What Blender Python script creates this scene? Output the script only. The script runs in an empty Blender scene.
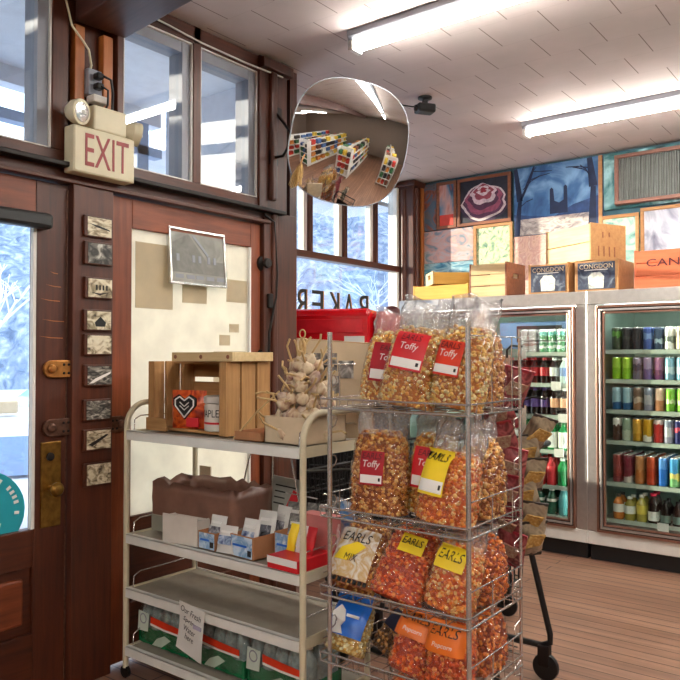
import bpy, math, random
from mathutils import Vector, Matrix
PI = math.pi
rnd = random.Random(11)
COL = bpy.context.scene.collection

# ------------------------------------------------------------------ materials
def S(r, g, b):
    f = lambda c: (c/255/12.92) if c <= 10 else ((c/255+.055)/1.055)**2.4
    return (f(r), f(g), f(b), 1)

def newmat(name):
    m = bpy.data.materials.new(name); m.use_nodes = True
    nt = m.node_tree; nt.nodes.clear()
    out = nt.nodes.new('ShaderNodeOutputMaterial')
    return m, nt, out

def N(nt, kind, **kw):
    n = nt.nodes.new(kind)
    for k, v in kw.items():
        if k.startswith('_'): setattr(n, k[1:], v)
        else: n.inputs[k.replace('_', ' ')].default_value = v
    return n

def ramp(nt, stops, const=False):
    r = nt.nodes.new('ShaderNodeValToRGB'); e = r.color_ramp.elements
    if const: r.color_ramp.interpolation = 'CONSTANT'
    while len(e) < len(stops): e.new(.5)
    for i, (p, c) in enumerate(stops):
        e[i].position = p; e[i].color = c
    return r

def mul(c, k): return (min(1, c[0]*k), min(1, c[1]*k), min(1, c[2]*k), 1)

def plain(name, col, rough=.5, metal=0, var=.12, scale=14, bump=0, spec=.5):
    m, nt, out = newmat(name); L = nt.links.new
    p = N(nt, 'ShaderNodeBsdfPrincipled', Roughness=rough, Metallic=metal)
    p.inputs['Specular IOR Level'].default_value = spec
    tc = N(nt, 'ShaderNodeTexCoord')
    no = N(nt, 'ShaderNodeTexNoise', Scale=scale, Detail=4); L(tc.outputs['Object'], no.inputs['Vector'])
    r = ramp(nt, [(.3, mul(col, 1-var)), (.7, mul(col, 1+var))]); L(no.outputs['Fac'], r.inputs['Fac'])
    L(r.outputs['Color'], p.inputs['Base Color'])
    if bump:
        b = N(nt, 'ShaderNodeBump', Strength=bump, Distance=.01); L(no.outputs['Fac'], b.inputs['Height']); L(b.outputs['Normal'], p.inputs['Normal'])
    L(p.outputs[0], out.inputs[0]); return m

def wood(name, c1, c2, axis='z', scale=9, rough=.45, bump=.12, ratio=.07):
    m, nt, out = newmat(name); L = nt.links.new
    p = N(nt, 'ShaderNodeBsdfPrincipled', Roughness=rough)
    tc = N(nt, 'ShaderNodeTexCoord'); mp = N(nt, 'ShaderNodeMapping')
    sc = {'x': (ratio, 1, 1), 'y': (1, ratio, 1), 'z': (1, 1, ratio)}[axis]
    mp.inputs['Scale'].default_value = sc
    L(tc.outputs['Object'], mp.inputs['Vector'])
    a = N(nt, 'ShaderNodeTexNoise', Scale=scale*4, Detail=6, Roughness=.65); L(mp.outputs[0], a.inputs['Vector'])
    b = N(nt, 'ShaderNodeTexNoise', Scale=scale*.4, Detail=3); L(tc.outputs['Object'], b.inputs['Vector'])
    mx = N(nt, 'ShaderNodeMath', _operation='MULTIPLY_ADD'); L(a.outputs['Fac'], mx.inputs[0]); mx.inputs[1].default_value = .65
    m2 = N(nt, 'ShaderNodeMath', _operation='MULTIPLY'); L(b.outputs['Fac'], m2.inputs[0]); m2.inputs[1].default_value = .35
    L(m2.outputs[0], mx.inputs[2])
    r = ramp(nt, [(.32, c1), (.66, c2)]); L(mx.outputs[0], r.inputs['Fac']); L(r.outputs['Color'], p.inputs['Base Color'])
    bp = N(nt, 'ShaderNodeBump', Strength=bump, Distance=.004); L(a.outputs['Fac'], bp.inputs['Height']); L(bp.outputs['Normal'], p.inputs['Normal'])
    L(p.outputs[0], out.inputs[0]); return m

def clear(name, gloss=.08, tint=(1, 1, 1, 1), rough=.02, bump=0, bscale=30, edge=.5, haze=0):
    m, nt, out = newmat(name); L = nt.links.new
    t = N(nt, 'ShaderNodeBsdfTransparent', Color=tint); g = N(nt, 'ShaderNodeBsdfGlossy', Roughness=rough)
    lw = N(nt, 'ShaderNodeLayerWeight', Blend=.25)
    ma = N(nt, 'ShaderNodeMath', _operation='MULTIPLY_ADD'); L(lw.outputs['Facing'], ma.inputs[0]); ma.inputs[1].default_value = edge; ma.inputs[2].default_value = gloss
    mx = N(nt, 'ShaderNodeMixShader'); L(ma.outputs[0], mx.inputs[0]); L(t.outputs[0], mx.inputs[1]); L(g.outputs[0], mx.inputs[2])
    if bump:
        tc = N(nt, 'ShaderNodeTexCoord'); no = N(nt, 'ShaderNodeTexNoise', Scale=bscale, Detail=3, Distortion=1.5); L(tc.outputs['Object'], no.inputs['Vector'])
        b = N(nt, 'ShaderNodeBump', Strength=bump, Distance=.02); L(no.outputs['Fac'], b.inputs['Height'])
        L(b.outputs['Normal'], g.inputs['Normal']); L(b.outputs['Normal'], lw.inputs['Normal'])
    if haze:
        d = N(nt, 'ShaderNodeBsdfDiffuse', Color=(.9, .9, .92, 1)); m2 = N(nt, 'ShaderNodeMixShader', Fac=haze); L(mx.outputs[0], m2.inputs[1]); L(d.outputs[0], m2.inputs[2]); mx = m2
    L(mx.outputs[0], out.inputs[0]); return m

def emit(name, col, k):
    m, nt, out = newmat(name)
    tc = N(nt, 'ShaderNodeTexCoord'); no = N(nt, 'ShaderNodeTexNoise', Scale=3.0); nt.links.new(tc.outputs['Object'], no.inputs['Vector'])
    r = ramp(nt, [(.0, mul(col, .97)), (1, col)]); nt.links.new(no.outputs['Fac'], r.inputs['Fac'])
    e = N(nt, 'ShaderNodeEmission', Strength=k); nt.links.new(r.outputs['Color'], e.inputs['Color'])
    nt.links.new(e.outputs[0], out.inputs[0]); return m

def art(name, cols, scale=4, seed=0, dist=1.5, stretch=(1, 1, 1), rough=.6, kind='noise', detail=4):
    """a painted / printed surface: blotches of the given colours"""
    m, nt, out = newmat(name); L = nt.links.new
    p = N(nt, 'ShaderNodeBsdfPrincipled', Roughness=rough)
    tc = N(nt, 'ShaderNodeTexCoord'); mp = N(nt, 'ShaderNodeMapping')
    mp.inputs['Location'].default_value = (seed*3.7, seed*1.3, seed*2.1); mp.inputs['Scale'].default_value = stretch
    L(tc.outputs['Object'], mp.inputs['Vector'])
    if kind == 'noise':
        t = N(nt, 'ShaderNodeTexNoise', Scale=scale, Detail=detail, Distortion=dist); o = t.outputs['Fac']
    elif kind == 'vor':
        t = N(nt, 'ShaderNodeTexVoronoi', Scale=scale); o = None
        sp = N(nt, 'ShaderNodeSeparateColor'); L(t.outputs['Color'], sp.inputs[0]); o = sp.outputs[0]
    else:
        t = N(nt, 'ShaderNodeTexWave', Scale=scale, Distortion=dist, Detail=3); o = t.outputs['Fac']
    L(mp.outputs[0], t.inputs['Vector'])
    lo, hi = (.3, .7) if kind == 'noise' else (0, 1)
    r = ramp(nt, [(lo+(hi-lo)*i/max(1, len(cols)-1), c) for i, c in enumerate(cols)]); L(o, r.inputs['Fac'])
    L(r.outputs['Color'], p.inputs['Base Color']); L(p.outputs[0], out.inputs[0]); return m

def bandmat(name, stops, rough=.3, metal=.0, zmul=1, var=.25):
    """a printed cylinder: colour by height (object z), with a little noise"""
    m, nt, out = newmat(name); L = nt.links.new
    p = N(nt, 'ShaderNodeBsdfPrincipled', Roughness=rough, Metallic=metal)
    tc = N(nt, 'ShaderNodeTexCoord'); sx = N(nt, 'ShaderNodeSeparateXYZ'); L(tc.outputs['Object'], sx.inputs[0])
    no = N(nt, 'ShaderNodeTexNoise', Scale=40, Detail=2); L(tc.outputs['Object'], no.inputs['Vector'])
    a = N(nt, 'ShaderNodeMath', _operation='MULTIPLY'); L(sx.outputs['Z'], a.inputs[0]); a.inputs[1].default_value = zmul
    b = N(nt, 'ShaderNodeMath', _operation='MULTIPLY_ADD'); L(no.outputs['Fac'], b.inputs[0]); b.inputs[1].default_value = var; L(a.outputs[0], b.inputs[2])
    c = N(nt, 'ShaderNodeMath', _operation='SUBTRACT'); L(b.outputs[0], c.inputs[0]); c.inputs[1].default_value = var/2
    r = ramp(nt, stops, True); L(c.outputs[0], r.inputs['Fac'])
    L(r.outputs['Color'], p.inputs['Base Color']); L(p.outputs[0], out.inputs[0]); return m

def floor_mat():
    m, nt, out = newmat('floor_planks'); L = nt.links.new
    p = N(nt, 'ShaderNodeBsdfPrincipled', Roughness=.42)
    tc = N(nt, 'ShaderNodeTexCoord')
    br = N(nt, 'ShaderNodeTexBrick', Color1=S(160, 122, 100), Color2=S(136, 100, 80), Mortar=S(62, 38, 28), Scale=1, Mortar_Size=.0035, Bias=0, Brick_Width=1.9, Row_Height=.085)
    br.offset = .37; L(tc.outputs['Object'], br.inputs['Vector'])
    mp = N(nt, 'ShaderNodeMapping'); mp.inputs['Scale'].default_value = (.06, 1, 1); L(tc.outputs['Object'], mp.inputs['Vector'])
    no = N(nt, 'ShaderNodeTexNoise', Scale=30, Detail=5); L(mp.outputs[0], no.inputs['Vector'])
    n2 = N(nt, 'ShaderNodeTexNoise', Scale=1.6, Detail=4); L(tc.outputs['Object'], n2.inputs['Vector'])
    mx = N(nt, 'ShaderNodeMix', _data_type='RGBA', _blend_type='MULTIPLY'); mx.inputs[0].default_value = .75
    r = ramp(nt, [(.3, (.6, .6, .6, 1)), (.7, (1.1, 1.05, 1, 1))]); L(no.outputs['Fac'], r.inputs['Fac'])
    L(br.outputs['Color'], mx.inputs[6]); L(r.outputs['Color'], mx.inputs[7])
    m2 = N(nt, 'ShaderNodeMix', _data_type='RGBA', _blend_type='MULTIPLY'); m2.inputs[0].default_value = .6
    r2 = ramp(nt, [(.35, (.72, .7, .7, 1)), (.65, (1, 1, 1, 1))]); L(n2.outputs['Fac'], r2.inputs['Fac'])
    L(mx.outputs[2], m2.inputs[6]); L(r2.outputs['Color'], m2.inputs[7]); L(m2.outputs[2], p.inputs['Base Color'])
    b = N(nt, 'ShaderNodeBump', Strength=.15, Distance=.004); L(br.outputs['Fac'], b.inputs['Height']); b.invert = True
    L(b.outputs['Normal'], p.inputs['Normal']); L(p.outputs[0], out.inputs[0]); return m

def ceiling_mat():
    m, nt, out = newmat('ceiling_tiles'); L = nt.links.new
    p = N(nt, 'ShaderNodeBsdfPrincipled', Roughness=.85)
    tc = N(nt, 'ShaderNodeTexCoord')
    f = []
    for wd in (.31, 400):
        br = N(nt, 'ShaderNodeTexBrick', Scale=1, Mortar_Size=.0028, Bias=0, Brick_Width=wd, Row_Height=.28)
        L(tc.outputs['Object'], br.inputs['Vector']); f.append(br.outputs['Fac'])
    d = N(nt, 'ShaderNodeMath', _operation='SUBTRACT'); L(f[0], d.inputs[0]); L(f[1], d.inputs[1])
    e = N(nt, 'ShaderNodeMath', _operation='MULTIPLY_ADD'); L(f[1], e.inputs[0]); e.inputs[1].default_value = .12; L(d.outputs[0], e.inputs[2])
    b2 = N(nt, 'ShaderNodeTexNoise', Scale=2.2, Detail=4); L(tc.outputs['Object'], b2.inputs['Vector'])
    r = ramp(nt, [(.35, S(196, 185, 180)), (.65, S(210, 197, 193))]); L(b2.outputs['Fac'], r.inputs['Fac'])
    mx = N(nt, 'ShaderNodeMix', _data_type='RGBA'); L(e.outputs[0], mx.inputs[0])
    L(r.outputs['Color'], mx.inputs[6]); mx.inputs[7].default_value = S(128, 112, 106); L(mx.outputs[2], p.inputs['Base Color'])
    L(p.outputs[0], out.inputs[0]); return m

# ------------------------------------------------------------------ mesh builder
class MB:
    def __init__(s): s.v = []; s.f = []; s.mi = []; s.sm = []; s.M = Matrix()
    def add(s, vs, fs, mi=0, sm=False):
        o = len(s.v); M = s.M
        s.v += [tuple(M @ Vector(p)) for p in vs]
        for f in fs: s.f.append([i+o for i in f]); s.mi.append(mi); s.sm.append(sm)
        return s
    def box(s, x0, y0, z0, x1, y1, z1, mi=0):
        x0, x1 = min(x0, x1), max(x0, x1); y0, y1 = min(y0, y1), max(y0, y1); z0, z1 = min(z0, z1), max(z0, z1)
        return s.add([(x0,y0,z0),(x1,y0,z0),(x1,y1,z0),(x0,y1,z0),(x0,y0,z1),(x1,y0,z1),(x1,y1,z1),(x0,y1,z1)],
              [(0,3,2,1),(4,5,6,7),(0,1,5,4),(1,2,6,5),(2,3,7,6),(3,0,4,7)], mi)
    def tube(s, pts, r, n=8, mi=0, close=False):
        P = [Vector(p) for p in pts]; k = len(P); vs = []; fs = []
        up = None
        for i in range(k):
            if close: t = (P[(i+1) % k]-P[i-1]).normalized()
            else: t = (P[min(i+1, k-1)]-P[max(i-1, 0)]).normalized()
            if up is None:
                up = Vector((0, 0, 1)) if abs(t.z) < .9 else Vector((1, 0, 0))
            a = t.cross(up).normalized(); up = a.cross(t).normalized()
            for j in range(n):
                w = 2*PI*j/n; vs.append(P[i]+(a*math.cos(w)+up*math.sin(w))*r)
        m = k if close else k-1
        for i in range(m):
            for j in range(n):
                i2 = (i+1) % k
                fs.append((i*n+j, i*n+(j+1) % n, i2*n+(j+1) % n, i2*n+j))
        s.add(vs, fs, mi, True)
        if not close: s.add(vs[:n], [tuple(range(n))[::-1]], mi); s.add(vs[-n:], [tuple(range(n))], mi)
        return s
    def lathe(s, prof, n=16, mi=0, c=(0, 0, 0), mis=None, cap=True):
        vs = []; 
        for r, z in prof:
            for j in range(n): w = 2*PI*j/n; vs.append((c[0]+r*math.cos(w), c[1]+r*math.sin(w), c[2]+z))
        for i in range(len(prof)-1):
            fs = [(i*n+j, i*n+(j+1) % n, (i+1)*n+(j+1) % n, (i+1)*n+j) for j in range(n)]
            o = len(s.v)
            s.add(vs[i*n:(i+2)*n], [tuple(q-i*n for q in f) for f in fs], mis[i] if mis else mi, True)
        if cap:
            s.add(vs[:n], [tuple(range(n))[::-1]], mis[0] if mis else mi); s.add(vs[-n:], [tuple(range(n))], mis[-1] if mis else mi)
        return s
    def prism(s, poly, a, b, ax='y', mi=0):
        """extrude a 2d polygon; ax y: poly in xz; ax x: poly in yz; ax z: poly in xy"""
        g = {'y': lambda p, t: (p[0], t, p[1]), 'x': lambda p, t: (t, p[0], p[1]), 'z': lambda p, t: (p[0], p[1], t)}[ax]
        n = len(poly); vs = [g(p, a) for p in poly]+[g(p, b) for p in poly]
        fs = [tuple(range(n)), tuple(range(2*n-1, n-1, -1))]+[(i, i+n, (i+1) % n+n, (i+1) % n) for i in range(n)]
        return s.add(vs, fs, mi)
    def grid(s, fn, nu, nv, mi=0, sm=True, wrap=False):
        vs = [fn(i/nu, j/nv) for j in range(nv+1) for i in range(nu+1)]
        fs = [(j*(nu+1)+i, j*(nu+1)+i+1, (j+1)*(nu+1)+i+1, (j+1)*(nu+1)+i) for j in range(nv) for i in range(nu)]
        return s.add(vs, fs, mi, sm)
    def build(s, name, mats, parent=None, loc=None, rot=None, bevel=0, stuff=False):
        me = bpy.data.meshes.new(name); me.from_pydata(s.v, [], s.f)
        for m in (mats if isinstance(mats, (list, tuple)) else [mats]): me.materials.append(m)
        me.polygons.foreach_set('material_index', s.mi); me.polygons.foreach_set('use_smooth', s.sm)
        me.update()
        o = bpy.data.objects.new(name, me); COL.objects.link(o)
        if parent: o.parent = parent
        if loc: o.location = loc
        if rot: o.rotation_euler = rot
        if bevel:
            b = o.modifiers.new('bevel', 'BEVEL'); b.width = bevel; b.segments = 2; b.limit_method = 'ANGLE'
        if stuff: o['kind'] = 'stuff'
        return o

def tag(o, label, cat, group=None):
    o['label'] = label; o['category'] = cat
    if group: o['group'] = group
    return o
def thing(name, label, cat, loc=(0, 0, 0), rz=0, group=None, rot=None):
    o = bpy.data.objects.new(name, None); COL.objects.link(o); o.empty_display_size = .05
    o.location = loc; o.rotation_euler = rot if rot else (0, 0, rz)
    return tag(o, label, cat, group)
def struct(o): o['kind'] = 'structure'; return o
def sroot(name, loc=(0, 0, 0), rz=0):
    o = bpy.data.objects.new(name, None); COL.objects.link(o); o.location = loc; o.rotation_euler = (0, 0, rz); return struct(o)
def copy_tree(o, parent=None):
    c = o.copy(); COL.objects.link(c)
    if parent: c.parent = parent
    for ch in list(o.children): copy_tree(ch, c)
    return c

_ico = None
def ico():
    global _ico
    if _ico is None:
        t = (1+5**.5)/2
        v = [Vector(p).normalized() for p in [(-1,t,0),(1,t,0),(-1,-t,0),(1,-t,0),(0,-1,t),(0,1,t),(0,-1,-t),(0,1,-t),(t,0,-1),(t,0,1),(-t,0,-1),(-t,0,1)]]
        f = [(0,11,5),(0,5,1),(0,1,7),(0,7,10),(0,10,11),(1,5,9),(5,11,4),(11,10,2),(10,7,6),(7,1,8),(3,9,4),(3,4,2),(3,2,6),(3,6,8),(3,8,9),(4,9,5),(2,4,11),(6,2,10),(8,6,7),(9,8,1)]
        _ico = (v, f)
    return _ico

def text(body, mat, parent, loc, w=None, h=None, rot=(PI/2, 0, 0), fn=None, name='lettering', depth=.0006, shear=0):
    """raised flat lettering, centred on loc; scaled to w and/or h"""
    cu = bpy.data.curves.new(name, 'FONT'); cu.body = body; cu.align_x = 'CENTER'; cu.align_y = 'CENTER'; cu.extrude = depth; cu.resolution_u = 3; cu.shear = shear
    tmp = bpy.data.objects.new(name, cu); COL.objects.link(tmp)
    bpy.context.view_layer.update()
    me = bpy.data.meshes.new_from_object(tmp.evaluated_get(bpy.context.evaluated_depsgraph_get()))
    bpy.data.objects.remove(tmp); bpy.data.curves.remove(cu)
    xs = [v.co.x for v in me.vertices]; ys = [v.co.y for v in me.vertices]
    cw, chh = max(xs)-min(xs), max(ys)-min(ys); cx, cy = (max(xs)+min(xs))/2, (max(ys)+min(ys))/2
    sx = w/cw if w else None; sy = h/chh if h else None
    sx = sx or sy; sy = sy or sx
    for v in me.vertices:
        v.co.x = (v.co.x-cx)*sx; v.co.y = (v.co.y-cy)*sy
        if fn: v.co = fn(v.co)
    me.materials.clear(); me.materials.append(mat)
    o = bpy.data.objects.new(name, me); COL.objects.link(o); o.parent = parent
    if not fn: o.location = loc; o.rotation_euler = rot
    return o

# palette -----------------------------------------------------------
M = {}
M['dwood'] = wood('dark_red_wood', S(48, 20, 10), S(96, 45, 23), 'z')
M['dwoody'] = wood('dark_red_wood_rail', S(48, 20, 10), S(96, 45, 23), 'y')
M['dwoodx'] = wood('dark_beam_wood', S(62, 36, 32), S(100, 64, 56), 'x')
M['rwood'] = wood('reddish_door_wood', S(96, 42, 20), S(148, 76, 42), 'z')
M['rwoody'] = wood('reddish_door_wood_rail', S(96, 42, 20), S(148, 76, 42), 'y')
M['owood'] = wood('orange_strip_wood', S(150, 84, 36), S(186, 112, 56), 'z')
M['crate'] = wood('crate_slat_wood', S(138, 96, 54), S(196, 150, 96), 'x', rough=.7)
M['cratez'] = wood('crate_slat_wood_upright', S(138, 96, 54), S(196, 150, 96), 'z', rough=.7)
M['pale'] = wood('pale_pine', S(190, 160, 112), S(222, 196, 148), 'x', rough=.7)
M['brownbox'] = wood('brown_box_wood', S(110, 62, 40), S(150, 92, 62), 'x', rough=.6)
M['tanbox'] = wood('tan_box_wood', S(160, 112, 66), S(190, 142, 92), 'x', rough=.6)
M['orangebox'] = wood('orange_box_wood', S(176, 84, 48), S(204, 108, 66), 'x', rough=.6)
M['yellowbox'] = wood('yellow_box_wood', S(206, 152, 48), S(230, 180, 80), 'x', rough=.6)
M['cream'] = plain('cream_enamel', S(206, 196, 168), .45, var=.06)
M['shelfgrey'] = plain('grey_shelf_enamel', S(150, 142, 128), .5, var=.1)
M['lip'] = plain('pale_shelf_edge', S(228, 227, 220), .35, var=.05)
M['beige'] = plain('beige_plastic', S(222, 213, 182), .5, var=.05)
M['white'] = plain('white_paint', S(232, 230, 224), .5, var=.04)
M['black'] = plain('black_plastic', S(14, 14, 16), .45, var=.2)
M['blackm'] = plain('black_wire', S(16, 16, 18), .35, var=.2)
M['chrome'] = plain('chrome_wire', S(214, 211, 208), .27, .85, var=.1)
M['steel'] = plain('brushed_aluminium', S(205, 202, 200), .32, .85, var=.06, scale=40)
M['brass'] = plain('worn_brass', S(150, 112, 52), .35, .9, var=.3, scale=40)
M['gold'] = plain('yellow_brass', S(178, 120, 60), .4, .7, var=.2, scale=40)
M['bronze'] = plain('dark_bronze', S(96, 66, 52), .45, .6, var=.35, scale=50)
M['iron'] = plain('black_iron', S(34, 28, 26), .5, .5, var=.2)
M['glass'] = clear('window_glass', gloss=.035, tint=(.95, .98, 1, 1))
M['coolglass'] = clear('cooler_glass', gloss=.035, tint=(.95, .98, .96, 1), edge=.35)
M['film'] = clear('clear_film', gloss=.075, rough=.12, bump=1.0, bscale=30, edge=.5)
M['filmtop'] = clear('clear_film_top', gloss=.22, rough=.16, bump=1.0, bscale=24, edge=.6, haze=.08)
M['wrap'] = clear('shrink_wrap', gloss=.08, rough=.12, bump=.8, bscale=30, edge=.5)
M['red'] = plain('red_enamel', S(200, 14, 26), .25, var=.06)
M['redp'] = plain('red_print', S(206, 28, 38), .45, var=.06)
M['dredp'] = plain('crimson_print', S(170, 16, 34), .45, var=.06)
M['orp'] = plain('vermilion_print', S(222, 58, 26), .45, var=.06)
M['yelp'] = plain('yellow_print', S(246, 214, 36), .45, var=.05)
M['blup'] = plain('blue_print', S(24, 104, 206), .35, var=.08)
M['whp'] = plain('white_print', S(238, 236, 232), .5, var=.03)
M['ink'] = plain('black_ink', S(18, 14, 14), .6, var=.1)
M['dink'] = plain('maroon_ink', S(74, 8, 18), .6, var=.1)
M['exitred'] = plain('exit_letter_red', S(146, 34, 30), .5, var=.1)
M['card'] = plain('kraft_card', S(168, 116, 78), .8, var=.1)
M['cardw'] = plain('white_card', S(214, 206, 196), .8, var=.06)
M['corr'] = plain('corrugated_cream_card', S(206, 186, 156), .8, var=.08)
M['paper'] = plain('white_sheet', S(222, 220, 214), .8, var=.04)
M['snow'] = plain('snow', S(216, 222, 232), .8, var=.05, scale=2)
M['frost'] = plain('frosted_bark', S(120, 140, 166), .8, var=.3, scale=4)
M['grey'] = plain('grey_trim_paint', S(150, 154, 164), .6, var=.05)
M['soffit'] = plain('pale_soffit_paint', S(228, 234, 244), .7, var=.05)
M['post'] = plain('pale_blue_post', S(150, 172, 204), .6, var=.1)
M['tube'] = emit('fluorescent_tube', (1, .95, .87, 1), 58)
M['tubecool'] = emit('cooler_lamp', (.92, 1, .96, 1), 19)
# ------------------------------------------------------------------ camera, light
cam = bpy.data.cameras.new('camera'); co = bpy.data.objects.new('camera', cam); COL.objects.link(co)
cam.sensor_width = 36; cam.lens = 36*740/680; cam.clip_start = .02; cam.clip_end = 300
co.location = (0, 0, 1.4); co.rotation_euler = (PI/2+math.atan(15/740), 0, math.radians(37.6))
sc = bpy.context.scene; sc.camera = co
sc.view_settings.view_transform = 'Standard'; sc.view_settings.look = 'None'; sc.view_settings.gamma = 1
sc.view_settings.use_curve_mapping = False; sc.view_settings.exposure = 0.38
sc.cycles.max_bounces = 8; sc.cycles.transparent_max_bounces = 24; sc.cycles.sample_clamp_indirect = 6
sc.cycles.use_denoising = True; sc.cycles.caustics_reflective = False; sc.cycles.caustics_refractive = False
w = bpy.data.worlds.new('overcast_sky'); sc.world = w; w.use_nodes = True
nt = w.node_tree; bg = nt.nodes['Background']
tc = N(nt, 'ShaderNodeTexCoord'); no = N(nt, 'ShaderNodeTexNoise', Scale=2.5, Detail=4); nt.links.new(tc.outputs['Generated'], no.inputs['Vector'])
r = ramp(nt, [(.3, (.70, .83, 1, 1)), (.7, (.92, .96, 1, 1))]); nt.links.new(no.outputs['Fac'], r.inputs['Fac']); nt.links.new(r.outputs['Color'], bg.inputs['Color'])
bg.inputs['Strength'].default_value = 2.6
sl = bpy.data.lights.new('sun', 'SUN'); sl.energy = 9.5; sl.angle = .012; sl.color = (1, .86, .66)
so = bpy.data.objects.new('sun', sl); COL.objects.link(so)
so.rotation_euler = Vector((1, .45, -.11)).to_track_quat('-Z', 'Y').to_euler()

# ------------------------------------------------------------------ room shell
XW, XB, YC, ZC = -2.82, -3.85, 6.1, 3.05
struct(MB().box(-2.94, -7, -.06, 5.2, 6.2, 0).box(-3.95, 3.2, -.06, -2.94, 6.2, 0).build('floor', floor_mat()))
struct(MB().box(-2.94, -7, ZC, 5.2, 6.2, ZC+.08).box(-3.95, 3.2, ZC, -2.94, 6.2, ZC+.08).build('ceiling', ceiling_mat()))
wallm = plain('plaster_wall', S(128, 112, 100), .8, var=.05)
struct(MB().box(-3.9, YC, 0, 5.2, YC+.1, ZC).build('wall_back', plain('teal_grey_board', S(58, 92, 104), .8, var=.3, scale=6)))
struct(MB().box(5.1, -7, 0, 5.2, 6.1, ZC).build('wall_right', wallm))
struct(MB().box(-2.9, -7, 0, 5.2, -6.9, ZC).build('wall_rear', wallm))
struct(MB().box(-3.85, 3.2, 0, -2.83, 3.26, ZC).build('wall_alcove', M['dwood']))

wl = sroot('wall_left', (XW, 0, 0))
def wlp(name, m, y0, y1, z0, z1, x0=-.12, x1=0, bevel=.004, parent=None):
    return MB().box(x0, y0, z0, x1, y1, z1).build(name, m, parent or wl, bevel=bevel)
wlp('wall_panel', wallm, -6.95, .66, 0, ZC)
wlp('pillar', M['dwood'], 1.785, 1.985, 0, 2.14, x1=.02)
wlp('door_jamb', M['dwood'], .66, .73, 0, 2.14)
wlp('end_post', M['dwood'], 2.962, 3.235, 0, 2.2, x1=.012)
wlp('corner_bead', M['dwood'], 3.02, 3.06, 0, 2.19, x1=.03, bevel=.012)
wlp('end_post', M['dwood'], 2.925, 3.15, 2.2, ZC, x1=.012)
wlp('corner_bead', M['dwood'], 3.0, 3.05, 2.26, ZC-.07, x1=.035, bevel=.012)
wlp('capital', M['dwood'], 2.92, 3.165, ZC-.07, ZC-.015, x1=.05)
wlp('door_head', M['dwoody'], .66, 2.97, 2.14, 2.262, x1=.0)
wlp('ledge', M['iron'], .66, 3.1, 2.185, 2.206, x1=.055)
wlp('head_moulding', M['dwoody'], .66, 3.0, 2.125, 2.143, x1=.03)
wlp('transom_stile', M['dwood'], 1.695, 1.77, 2.262, ZC)
wlp('recess_board', M['dwood'], 1.77, 2.03, 2.262, ZC, x1=-.05)
wlp('orange_strip', M['owood'], 1.808, 1.856, 2.262, 2.83, x1=-.012)
wlp('orange_strip', M['owood'], 1.95, 2.0, 2.262, 2.83, x1=-.012)
wlp('transom_stile', M['dwood'], 2.015, 2.05, 2.262, ZC)
wlp('mullion', M['dwood'], 2.462, 2.513, 2.262, ZC)
wlp('top_rail', M['dwoody'], 2.03, 2.94, 2.96, ZC-.002)
wlp('top_rail', M['dwoody'], .66, 1.7, 2.96, ZC-.002)
for k, (y0, y1) in enumerate([(.73, 1.695), (2.05, 2.462), (2.513, 2.925)]):
    wr = sroot('window_%d' % (k+2), (XW, 0, 0))
    b = MB()
    for (a, c, d, e) in [(y0, y1, 2.262, 2.268), (y0, y1, 2.952, 2.96), (y0, y0+.007, 2.262, 2.96), (y1-.007, y1, 2.262, 2.96)]:
        b.box(-.02, a, d, -.006, c, e)
    b.build('glazing_bead', M['white'], wr)
    b = MB(); b.box(-.12, y1-.055, 2.262, -.021, y1-.001, 2.955).box(-.12, y0, 2.9, -.021, y1-.06, 2.955)
    b.build('outer_frame', M['grey'], wr)
    MB().box(-.05, y0, 2.262, -.046, y1-.055, 2.955).build('pane', M['glass'], wr)
# beam across the ceiling
o = struct(MB().box(-.02, -.12, 2.845, 7.7, .125, ZC).build('trim_1', M['dwoodx'], None, (XW, 1.935, 0), (0, 0, math.radians(-6)), bevel=.01))

# ------------------------------------------------------------------ door 1 (left, glazed)
d1 = sroot('door_1', (XW, 0, 0))
def dp(d, name, m, y0, y1, z0, z1, x0=-.06, x1=-.012, bevel=.004): return MB().box(x0, y0, z0, x1, y1, z1).build(name, m, d, bevel=bevel)
dp(d1, 'stile', M['dwood'], 1.635, 1.78, .02, 2.12); dp(d1, 'stile', M['dwood'], .735, .87, .02, 2.12)
dp(d1, 'top_rail', M['rwoody'], .87, 1.635, 1.935, 2.12); dp(d1, 'lock_rail', M['dwoody'], .87, 1.635, .54, .692)
dp(d1, 'bottom_rail', M['dwoody'], .87, 1.635, .02, .27)
dp(d1, 'raised_panel', M['rwoody'], .89, 1.6, .31, .50, -.05, -.018, .012)
dp(d1, 'panel_field', M['dwoody'], .87, 1.635, .27, .54, -.05, -.03)
dp(d1, 'glazing_bead', M['white'], 1.622, 1.637, .692, 1.935, -.03, -.008, .002)
dp(d1, 'pane', M['glass'], .87, 1.622, .692, 1.935, -.04, -.036, 0)
o = dp(d1, 'roller_blind', M['black'], .8, 1.68, 1.915, 1.978, -.012, .05, .015); o['label'] = 'black rolled-up blind across the top of the door glass'
pl = dp(d1, 'lock_plate', M['brass'], 1.662, 1.752, .69, 1.04, -.014, -.004, .003); pl['label'] = 'tall worn brass lock plate'
kn = MB(); kn.M = Matrix.Translation((.0, 1.7, .85)) @ Matrix.Rotation(PI/2, 4, 'Y'); kn.lathe([(.012, -.005), (.012, .03), (.028, .042), (.03, .055), (.02, .068), (.004, .072)], 16); kn.build('knob', M['brass'], pl)
kc = MB(); kc.M = Matrix.Translation((-.004, 1.7, .98)) @ Matrix.Rotation(PI/2, 4, 'Y'); kc.lathe([(.017, 0), (.017, .008), (.004, .009)], 14); kc.build('keyhole_cover', M['iron'], pl)
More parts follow.
